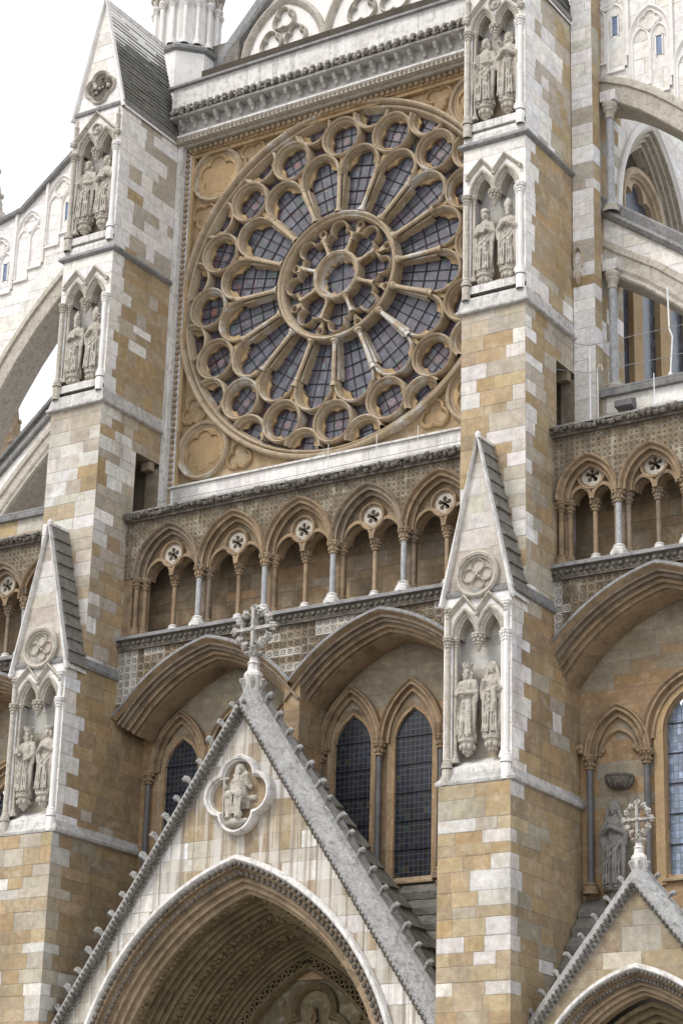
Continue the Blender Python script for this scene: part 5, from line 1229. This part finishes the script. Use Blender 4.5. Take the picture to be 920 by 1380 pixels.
# ---------------------------------------------------------------- stone roofs behind the portals
def lean_to(x0f,x1,ya,za,yb,zb,n,seed,label,mat_='slab'):
    """stepped slab courses falling forward; each course starts where the gable roof meets it"""
    rg=random.Random(seed); mb=MB()
    for i in range(n):
        t0,t1=i/n,(i+1)/n; y0,z0=yb+(ya-yb)*t0,zb+(za-zb)*t0; y1,z1=yb+(ya-yb)*t1,zb+(za-zb)*t1
        x=x0f((z0+z1)/2) if callable(x0f) else x0f
        while x<x1-.05:
            xe=min(x1,x+rg.uniform(.7,1.4)); t=rg.uniform(.10,.14)
            mb.poly([(y0-.05,z0-.02),(y0-.06,z0+t),(y1+.03,z1+.03),(y1+.03,z1-.1)],x+.003,xe-.003,P=lambda a,d,z:(d,a,z)); x=xe
    return build(mb,'stone_roof',M[mat_],None,smooth=0,label=label,cat='roof')
lean_to(lambda z:.28+(14.35-z)/1.457-.5,5.06,-.6,10.48,-2.5,7.1,9,81,'dark grey stepped stone roof under the lancets between the tall gable and the right buttress')
lean_to(6.79,7.9,-.6,9.85,-2.9,6.6,8,82,'stone slab roof behind the smaller side gable beside the right buttress flank','slab_brown')
mb=MB(); rng_=random.Random(4)
zt=14.0
for sd in(-1,1):
    for i in range(17):
        za=6.6+i*.43; zb_=za+.5; xa=.28+sd*((14.35-za)/1.457-.02); xb=.28+sd*((14.35-zb_)/1.457-.02); yb=-2.80+(14-za)*.19+rng_.uniform(-.03,.03)
        y=-3.0
        while y<yb-.02:
            ye=min(yb,y+rng_.uniform(.4,.7)); t_=rng_.uniform(.06,.1)
            mb.poly([(xa+sd*t_*.8,za+t_*.6),(xb+sd*.02,zb_),(xb-sd*.08,zb_-.06),(xa-sd*.08,za-.06)],y+.004,ye-.004); y=ye
build(mb,'porch_roof',M['slab'],None,smooth=0,label='steep roof of dark overlapping stone slabs behind the tall crocketed gable',cat='roof')
# ================================================================ flying buttresses, clerestory, turret, top gable
def two_light(mb,glass,x,zt,y,hw=.50,drop=.0,win=0):
    """blind panel of two lights with a quatrefoil in the head; zt is the apex, the right light is lower by drop"""
    R_=hw*1.7; zs=zt-math.sqrt(R_**2-(R_-hw)**2)
    sweep(mb,[(x-hw,zs-1.25+max(0,-drop)*0)]+parch(x,zs,hw,R_,10)+[(x+hw,zs-1.25-drop)],[(.07,y),(.07,y-.05),(.03,y-.07),(.0,y-.03),(-.02,y)])
    sweep(mb,foil(x,zs+.36,4,.12,.115,PI/2,40),[(.05,y),(.05,y-.04),(.02,y-.06),(0,y-.02),(0,y)],closed=True)
    for s in(-1,1):
        c=x+s*hw*.5; a=hw*.43; zb=zs-1.3-(drop if s>0 else 0)
        sweep(mb,[(c-a,zb)]+parch(c,zs-.12,a,a*1.8,8)+[(c+a,zb)],[(.04,y),(.04,y-.03),(.0,y-.045),(-.015,y-.01),(-.02,y)])
        mb.poly([(y-.07,zb-.05),(y-.07,zb-.02),(y,zb+.05),(y,zb-.05)],c-a-.04,c+a+.04,P=lambda u,d,z:(d,u,z))
    if win:
        c=x+win*hw*.5; glass.face([(c-.08,y-.012,zs-.62),(c+.08,y-.012,zs-.62),(c+.08,y-.012,zs-.12),(c-.08,y-.012,zs-.12)],(.14,.19,.30),([(0,0),(.16,0),(.16,.5),(0,.5)],(.16,.5)))
        for a,b,c_,d in((-.1,-.07,-.64,-.1),(.07,.1,-.64,-.1)): mb.box(c+a,c+b,y-.04,y,zs+c_,zs+d)
        mb.box(c-.1,c+.1,y-.04,y,zs-.12,zs-.09)
fg='flying buttresses over the aisles'
def mir(p,s): return (p[0],p[1]) if s>0 else (2*XC-p[0],p[1])
YFB=-.1
def curve_x(c,z):
    # c: points with x rising and z falling
    if z>=c[0][1]: return c[0][0]
    for (xa,za),(xb,zb) in zip(c,c[1:]):
        if zb<=z<=za: return xa+(xb-xa)*(za-z)/max(za-zb,1e-6)
    return c[-1][0]
def flyer_face(par,und,top,s,z0,z1,seed):
    mb=MB()
    def sp(v):
        a=curve_x(und,v); b=curve_x(top,v); return [(a,max(a,b))]
    ashlar_rows(mb,lambda u,v:(u if s>0 else 2*XC-u,YFB-.003,v),z0,z1,sp,lambda u,v,u0,u1,i,a,b,rg: jit(rg.choice(WHT),rg,.035),ch=.36,ln=(.6,1.1),sub=4,u0=6.6,u1=13.4,seed=seed); build(mb,'face_stones',M['ashlar_clean'],par,smooth=0)
def upper_flyer(s,label):
    f=thing('flying_buttress',label,'flying buttress',(XC+s*9,YFB,25),fg)
    und=[(6.6,28.45),(7.2,28.38),(7.7,28.15),(8.2,27.83),(8.7,27.42),(9.2,26.97),(9.8,26.35),(10.4,25.6),(11.0,24.7),(11.5,23.7),(12.0,22.3),(12.2,21.0)]
    top=[(13.4,21.0),(13.4,29.8),(11.7,29.85),(10.75,30.05),(9.2,31.25),(7.25,32.8),(6.6,33.2)]
    mb=MB(); mb.poly([mir(p,s) for p in und+top],YFB,YFB+.8); wl=build(mb,'wall',M['white'],f,smooth=20); flyer_face(wl,und,top[1:][::-1],s,22,33,90+s)
    mb=MB(); pth=[mir(p,s) for p in und]; 
    if s<0: pth=pth[::-1]
    sweep(mb,pth,[(.62,YFB),(.60,YFB-.12),(.52,YFB-.16),(.42,YFB-.16),(.40,YFB-.10),(.12,YFB-.09),(.1,YFB-.12),(0,YFB-.12),(-.03,YFB-.08),(-.03,YFB+.8)]); build(mb,'arch_band',M['niche'],f,smooth=30)
    mb=MB(); pth=[mir(p,s) for p in top[1:]]
    pth=pth[::-1] if s>0 else pth
    sweep(mb,pth,[(-.06,YFB),(-.04,YFB-.14),(.04,YFB-.16),(.10,YFB-.1),(.14,YFB+.3),(.1,YFB+.9),(-.05,YFB+.9)]); build(mb,'coping',M['lead'],f,smooth=30)
    mb=MB()
    for x,zt,wn in(((7.35,31.35,1),(8.45,30.5,1),(9.55,29.5,0),(10.65,28.9,-1),(11.75,28.7,1)) if s>0 else ((8.38,31.75,0),(9.4,30.95,1),(10.42,30.15,0),(11.44,29.6,1),(12.46,29.4,0))):
        gl=MB(); xx=XC+s*(x-XC); two_light(mb,gl,xx,zt-(.0 if s>0 else .22),YFB-.002,.46,.28 if s>0 else -.3,wn)
        e=.55 if s>0 else .51; mb.box(*sorted((XC+s*(x+e-XC)-.04,XC+s*(x+e-XC)+.04)),YFB-.07,YFB-.001,zt-2.0,zt+(.5 if s>0 else -.15))
        if gl.f: build(gl,'small_pane',M['small_glass'],f,smooth=0)
    build(mb,'tracery_panels',M['white'],f,smooth=35)
def lower_flyer(s,label):
    f=thing('flying_buttress',label,'flying buttress',(XC+s*9,YFB,21),fg)
    top=[(14,19.9),(12.2,21.45),(10.9,22.55),(9.05,24.13),(7.38,25.37),(6.8,25.8)]; und=[(6.8,24.3),(7.2,24.0),(7.6,23.74),(8.2,23.35),(9.03,22.66),(9.7,22.0),(10.3,21.35),(10.9,20.6),(11.3,19.9)]
    mb=MB(); mb.poly([mir(p,s) for p in und+top],YFB,YFB+.8); wl=build(mb,'wall',M['white_dirty'],f,smooth=20); flyer_face(wl,und,top[::-1],s,20,25.7,94+s)
    pth=[mir(p,s) for p in und]; pth=pth[::-1] if s<0 else pth
    mb=MB(); sweep(mb,pth,[(.66,YFB),(.64,YFB-.06),(.5,YFB-.08),(.46,YFB-.03),(.30,YFB-.04),(.28,YFB-.1),(.18,YFB-.12),(.1,YFB-.08),(.02,YFB-.12),(-.02,YFB-.08),(-.03,YFB+.8)]); build(mb,'arch_band',M['niche'],f,smooth=30)
    pth=[mir(p,s) for p in top]; pth=pth[::-1] if s>0 else pth
    mb=MB(); sweep(mb,pth[::-1] if s>0 else pth,[(-.32,YFB),(-.30,YFB-.1),(-.26,YFB-.12),(-.06,YFB-.06),(-.05,YFB-.18),(.02,YFB-.2),(.1,YFB-.12),(.16,YFB+.35),(.1,YFB+.9)]); build(mb,'coping',M['lead'],f,smooth=30)
upper_flyer(1,'high white flying buttress with panelled tracery at the upper right corner'); upper_flyer(-1,'high white flying buttress with sloping panelled tracery at the left edge against the sky')
lower_flyer(1,'lower white flying buttress with a grey sloping cap crossing the right edge'); lower_flyer(-1,'lower white flying buttress rising to the left buttress below the panelled one')

# side wall of the tall vessel seen beyond the right buttress: pier, shafts, tall traceried window
cw=thing('clerestory_wall','white and ochre side wall with a tall pointed window seen under the right flying buttresses','wall',(7.2,0,19.6))
pal_p=lambda u,v,u0,u1,i,a,b,rg: pick(rg,(6,WHT),(1.6,GREYBUFF),(.2,OCH))
mb=MB(); ashlar(mb,lambda u,v:(6.74+u,-.75,v),0,.53,19.6,33.5,pal_p,ch=.33,ln=(.2,.4)); ashlar(mb,lambda u,v:(7.27,-.75+u,v),0,.36,19.6,33.5,pal_mix(3,1,1),ch=.33,ln=(.3,.4))
build(mb,'pier',M['ashlar_clean'],cw,smooth=0)
PW=lambda x,y,z:(7.2-y,x,z)
WC,WZ,WA,WR=2.75,25.9,1.95,3.6
def spw(v):
    h=arch_halfwidth(v,WZ,WA,WR) if v>=25.0 else 0
    h2=2.9 if 21.5<=v<24.6 else 0
    h=max(h,0)
    return [(-.45,WC-h),(WC+h,14)]
def pal_c(u,v,u0,u1,i,a,b,rg):
    if u<.86: return pick(rg,(3,OCH),(1,GRY),(.8,WHT))
    return jit(rg.choice(WHT),rg,.04)
mb=MB(); ashlar_rows(mb,lambda u,v:(7.2,u,v),25.0,33.5,spw,pal_c,ch=.33,sub=4,u0=-.45,u1=14); ashlar_rows(mb,lambda u,v:(7.2,u,v),19.6,25.0,lambda v:[(-.45,.86)],pal_c,ch=.33,u0=-.45,u1=.86)
build(mb,'wall',M['ashlar_clean'],cw,smooth=0)
mb=MB(); pth=[(WC-WA,24.9)]+parch(WC,WZ,WA,WR,16)+[(WC+WA,24.9)]
sweep(mb,pth,[(.22,0),(.22,-.07),(.16,-.10),(.06,-.08),(.03,-.02),(.0,.0)],P=PW); tw=build(mb,'tall_window',M['white'],cw)
mb=MB(); sweep(mb,pth,rolls(-.0,.0,-.42,.42,4,.6)+[(-.44,.6)],P=PW); build(mb,'window_orders',M['niche'],tw)
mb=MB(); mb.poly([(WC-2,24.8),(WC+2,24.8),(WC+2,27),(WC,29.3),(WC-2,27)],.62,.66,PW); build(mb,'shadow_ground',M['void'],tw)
mb=MB(); sweep(mb,circle(WC,26.75,1.0,48),[(.22,.6),(.24,.3),(.18,.24),(.08,.26),(.04,.34),(.0,.36),(-.04,.5)],closed=True,P=PW)
f=foil(WC,26.75,6,.6,.33,PI/2,72); o=circle(WC,26.75,.99,72,PI/2-PI/6+PI/3); mb2=[(WC+.99*math.cos(math.atan2(z-26.75,x-WC)),26.75+.99*math.sin(math.atan2(z-26.75,x-WC))) for x,z in f]
mb.plate(mb2,f,.44,.6,PW)
for s in(-1,1): sweep(mb,[(WC+s*.9-.75,24.5)]+parch(WC+s*.9,25.0,.75,1.0,10)+[(WC+s*.9+.75,24.5)],[(.12,.6),(.12,.3),(.04,.28),(-.02,.4),(-.05,.6)],P=PW)
build(mb,'window_tracery',M['rose_grey'],tw)
mb=MB(); n=14
for i in range(n):
    for j in range(n):
        a=WC-1+2*i/n; b=25.75+2*j/n; d=2/n; mb.face([PW(x,.58,z) for x,z in((a,b),(a+d,b),(a+d,b+d),(a,b+d))],jit((.05,.065,.10),rng,.35),([(0,0),(d,0),(d,d),(0,d)],(d,d)))
for s in(-1,1):
    for i in range(10):
        for j in range(10):
            a=WC+s*.9-.75+i*.15; b=24.3+j*.15; mb.face([PW(x,.585,z) for x,z in((a,b),(a+.15,b),(a+.15,b+.15),(a,b+.15))],jit((.05,.06,.09),rng,.35),([(0,0),(.15,0),(.15,.15),(0,.15)],(.15,.15)))
build(mb,'glass',M['rose_glass'],tw,smooth=0)
# lights below
mb=MB(); gl=MB()
xs=[.86,1.55,1.60]
lights=[(.86,1.5),(2.0,2.98),(3.6,4.6),(5.1,6.1)]
prev=.86
for a,b in lights:
    if a>prev: mb.box(6.9,7.16,prev,a,21.3,25.0)
    prev=b
    n=max(3,int((b-a)/.13)); d=(b-a)/n
    for i in range(n):
        for j in range(20):
            z=21.3+j*.19; gl.face([(7.02,a+i*d,z),(7.02,a+i*d+d,z),(7.02,a+i*d+d,z+.19),(7.02,a+i*d,z+.19)],jit((.05,.06,.085),rng,.4),([(0,0),(d,0),(d,.19),(0,.19)],(d,.19)))
mb.box(6.9,7.16,prev,14,21.3,25.0)
build(mb,'mullions',M['ochre'],cw,smooth=20); build(gl,'lower_glass',M['small_glass'],cw,smooth=0)
mb=MB(); mb.box(6.8,7.19,.86,14,19.6,21.3); build(mb,'dado',M['white_dirty'],cw,smooth=20)
for z0,z1,y in((25.45,28.1,-.24),(21.02,23.8,-.24)):
    mb=MB(); shaft(mb,7.46,y,z0+.1,z1-.35,.095,14); s=build(mb,'corner_shaft',M['marble'],cw)
    mb=MB(); mb.lathe(7.46,y,[(.1,z1-.36),(.125,z1-.34),(.105,z1-.31),(.115,z1-.2),(.16,z1-.14),(.16,z1-.11),(.14,z1-.09),(.18,z1-.03),(.18,z1+.03),(.16,z1+.08),(0,z1+.08)],16); build(mb,'capital',M['niche'],s)
    mb=MB(); mb.lathe(7.46,y,[(.2,z0-.1),(.2,z0),(.16,z0+.03),(.17,z0+.07),(.1,z0+.14)],14); build(mb,'base',M['niche'],s)
    mb=MB(); mb.box(7.28,7.66,y-.14,.1,z1+.08,z1+.34); build(mb,'springer',M['white_dirty'],cw,smooth=20)
mb=MB(); sweep(mb,[(6.78,23.9),(6.78,24.2)]+parch(6.88,24.2,.10,.2,6)+[(6.98,24.2),(6.98,23.9)],[(.02,-.75),(.02,-.8),(.0,-.83),(-.02,-.78)]); mb.lathe(6.88,-.78,[(0,23.75),(.08,23.75),(.09,23.68),(.05,23.5),(0,23.4)],10); build(mb,'little_niche',M['rose_grey'],cw)

# parapet above the right and left galleries
for s,lab in((1,'white parapet wall with a grey ledge above the right hand gallery'),(-1,'parapet wall above the left hand gallery beside the left buttress')):
    x0,x1=(7.0,13) if s>0 else (2*XC-13,2*XC-7.0)
    p=thing('parapet_wall',lab,'wall',((x0+x1)/2,-.5,19.6))
    mb=MB(); ashlar(mb,lambda u,v:(u,-.52,v),x0-.3,x1,19.6,20.72,lambda u,v,u0,u1,i,a,b,rg: pick(rg,(6,WHT),(1,GRY)) if s>0 and u>7.7 else pick(rg,(2,[(.40,.35,.27)]),(1,OCH),(1,GRY)),ch=.36,ln=(.6,1.2)); build(mb,'wall_face',M['ashlar_clean'],p,smooth=0)
    mb=MB(); mb.poly([(-.64,20.72),(-.66,20.80),(-.6,20.84),(-.62,20.9),(-.45,21.0),(-.1,21.05),(-.1,20.72)],x0+.0,x1,P=lambda a,d,z:(d,a,z)); build(mb,'ledge',M['lead'],p,smooth=20)
# corner turret
tx,ty=-5.78,.95; t=thing('turret','pale octagonal corner turret ringed with slim shafts behind the slated gable','turret',(tx,ty,30))
mb=MB(); mb.lathe(tx,ty,[(1.02,29),(1.02,33.78),(0,33.78)],8,PI/8); build(mb,'drum',M['white'],t,smooth=20)
mb=MB(); mb.lathe(tx,ty,[(1.02,33.7),(1.12,33.76),(1.14,33.84),(1.08,33.9),(.92,34.02),(.9,34.05)],8,PI/8); build(mb,'string_course',M['lead'],t,smooth=20)
mb=MB(); mb.lathe(tx,ty,[(.86,34.0),(.86,37),(0,37)],8,PI/8); up_=build(mb,'upper_drum',M['white'],t,smooth=20)
for q in range(16):
    a=2*PI*q/16+PI/16; x,y=tx+.9*cos(a),ty+.9*sin(a); mb=MB(); shaft(mb,x,y,34.0,35.3,.055,8); base(mb,x,y,33.98,.06,.2); capital(mb,x,y,35.4,.055,.18)
    build(mb,'turret_shaft',M['white'],t)
mb=MB()
for q in range(16):
    a0=2*PI*q/16+PI/16; a1=a0+2*PI/16
    pts=[]
    for k in range(9):
        a=a0+(a1-a0)*k/8; pts.append((tx+.92*cos(a),ty+.92*sin(a),35.4+.3*(1-abs(k/4-1)**1.6)))
    mb.tube(pts,.05,6)
mb.lathe(tx,ty,[(.88,35.8),(1.05,35.86),(1.08,35.95),(.9,36.05)],8,PI/8); build(mb,'arcading',M['niche'],t)
# top gable of the front
g=thing('top_gable','white roof gable filled with blind tracery rising above the cornice at the top edge','gable',(XC,1.2,32))
sl=1.12; zt=33.2+5.6*sl
mb=MB(); mb.poly([(XC-5.6,31.5),(XC+5.6,31.5),(XC+5.6,33.1),(XC,zt),(XC-5.6,33.1)],1.2,1.6); build(mb,'gable_wall',M['white'],g,smooth=20)
mb=MB(); sweep(mb,[(XC-5.7,33.0),(XC,zt),(XC+5.7,33.0)],[(-.3,1.2),(-.28,1.02),(-.2,.98),(.05,1.0),(.12,1.1),(.14,2.2)]); build(mb,'gable_coping',M['lead'],g,smooth=25)
mb=MB()
def trac(c,zs,hw):
    R_=hw*1.5; sweep(mb,[(c-hw,31.6)]+parch(c,zs,hw,R_,14)+[(c+hw,31.6)],[(.2,1.2),(.2,1.1),(.12,1.05),(.03,1.1),(0,1.15),(-.03,1.2)])
    for z,n,q in((zs+hw*.95,1,.2),(zs+hw*.42,2,.2),(zs-hw*.12,3,.17),(zs-hw*.6,4,.14)):
        for i in range(n):
            x=c+(i-(n-1)/2)*hw*(.66 if n<3 else .58 if n==3 else .48); f=foil(x,z,3,hw*q*.62,hw*q*.62,PI/2,36); sweep(mb,f,[(.085,1.2),(.085,1.10),(.055,1.06),(.02,1.1),(0,1.18)],closed=True)
            sweep(mb,circle(x,z,hw*q*1.25,24),[(.06,1.2),(.06,1.13),(.03,1.1),(0,1.14),(0,1.2)],closed=True)
for c,hw in((XC-2.95,1.18),(XC,1.5),(XC+2.95,1.18)): trac(c,33.3,hw)
build(mb,'blind_tracery',M['niche'],g)
mb=MB(); mb.box(XC-5.2,XC-4.3,1.0,3,33.2,34.2); build(mb,'roof_edge',M['slab_brown'],g,smooth=0)
# pinnacles far left
def pinnacle(x,y,z0,z1,r,label,mat_):
    p=thing('pinnacle',label,'pinnacle',(x,y,z0),'pinnacles beyond the left flying buttress'); h=z1-z0
    mb=MB(); mb.lathe(x,y,[(r,z0),(r,z0+h*.5),(0,z0+h*.5)],8,PI/8); build(mb,'drum',M[mat_],p,smooth=20)
    for q in range(8):
        a=2*PI*q/8+PI/8; xx,yy=x+r*1.05*cos(a),y+r*1.05*sin(a); mb=MB(); shaft(mb,xx,yy,z0,z0+h*.42,r*.09,8); capital(mb,xx,yy,z0+h*.46,r*.09,r*.4); base(mb,xx,yy,z0,r*.1,r*.3); build(mb,'corner_shaft',M[mat_],p)
    mb=MB(); mb.lathe(x,y,[(r,z0+h*.46),(r*1.22,z0+h*.48),(r*1.24,z0+h*.52),(r*1.05,z0+h*.55)],8,PI/8); build(mb,'string_course',M[mat_],p,smooth=20)
    mb=MB(); mb.lathe(x,y,[(r*1.0,z0+h*.54),(r*.08,z1),(0,z1)],8,PI/8)
    for q in range(8):
        a=2*PI*q/8+PI/8
        for i in range(4): k_=.15+.2*i; mb.ball((x+r*(1-k_)*cos(a),y+r*(1-k_)*sin(a),z0+h*(.54+.46*k_)),r*.13,6,5)
    build(mb,'spirelet',M[mat_],p,smooth=20)
pinnacle(-15.75,4,28,37.6,.8,'grey spire tip at the far left edge above the panelled flying buttress','niche')
pinnacle(-14.0,4,20,28.6,.72,'brown shafted pinnacle standing under the high left flying buttress','brown_pale')
pinnacle(-16.1,8,20,26.9,.32,'small pale pinnacle seen through the gap under the lower left flying buttress','niche')
mb=MB(); mb.poly([(-20,20),(-14.5,20),(-14.5,26.4),(-15.6,26.35),(-16.9,24.9),(-20,24.5)],8.5,9.5); build(mb,'distant_roof',M['slab_brown'],None,smooth=0,label='low grey roof edge in the gap behind the small pale pinnacle at left',cat='roof')

# ---------------------------------------------------------------- poles, wires and a floodlight on the ledges
pg='safety line poles on the galleries'
def pole(pts,label,r=.022): mb=MB(); mb.tube(pts,r,8); p0=pts[0]; mb.lathe(p0[0],p0[1],[(.05,p0[2]-.02),(.05,p0[2]+.03),(r,p0[2]+.06)],10); return build(mb,'pole',M['paint'],None,label=label,cat='pole',group=pg)
ZC=19.72
pole([(7.34,-1.2,ZC),(7.34,-1.2,21.72)],'straight white pole beside the pier at the left end of the right gallery roof',.022)
pole([(7.52,-1.2,ZC),(7.52,-1.2,21.1),(7.56,-1.2,21.22),(7.62,-1.2,21.2),(7.63,-1.2,21.05)],'thin grey pole with a hooked top beside the straight white one',.012)
pole([(8.86,-.4,21.02),(8.93,-.4,21.9),(8.86,-.4,22.1),(8.84,-.4,23.1)],'tall bent white pole in front of the dark clerestory lights',.02)
pole([(8.83,-1.2,ZC),(8.83,-1.2,20.75)],'short white pole on the right gallery roof under the bent pole',.011)
for x,lab in((.55,'short white post on the sill ledge below the lowest rose roundel'),(1.86,'short white post on the sill ledge left of the right buttress'),(2.95,'short white post on the sill ledge close to the right buttress'),(-3.9,'short white post at the left end of the sill ledge')):
    pole([(x,-1.0,ZC),(x,-1.0,20.78 if x>0 else 20.4)],lab,.009)
def wire(pts,label): mb=MB(); mb.tube(pts,.0075,5); return build(mb,'safety_wire',M['wire'],None,label=label,cat='wire',group='thin safety wires')
wire([(6.75,-1.6,21.80),(7.34,-1.23,21.70),(8.85,-1.2,21.72),(11,-1.2,21.74)],'upper thin wire strung past the white poles on the right')
wire([(6.75,-1.6,21.12),(7.34,-1.23,21.06),(8.85,-1.2,21.06),(11,-1.2,21.08)],'lower thin wire strung past the white poles on the right')
wire([(XA+.3,-1.0,20.2),(-1,-1.0,20.17),(1.86,-1.0,20.2),(XB,-1.0,20.2)],'thin wire along the white sill under the rose')
fl=thing('floodlight','small grey floodlight box on the white parapet right of the poles','floodlight',(7.98,-.7,20.35))
mb=MB(); mb.poly([(-.95,20.28),(-.95,20.42),(-.72,20.5),(-.66,20.34),(-.72,20.24)],7.78,8.18,P=lambda a,d,z:(d,a,z)); build(mb,'housing',M['darkshaft'],fl,smooth=20)
mb=MB(); mb.box(7.95,8.01,-.70,-.51,20.33,20.37); build(mb,'arm',M['iron'],fl,smooth=20)
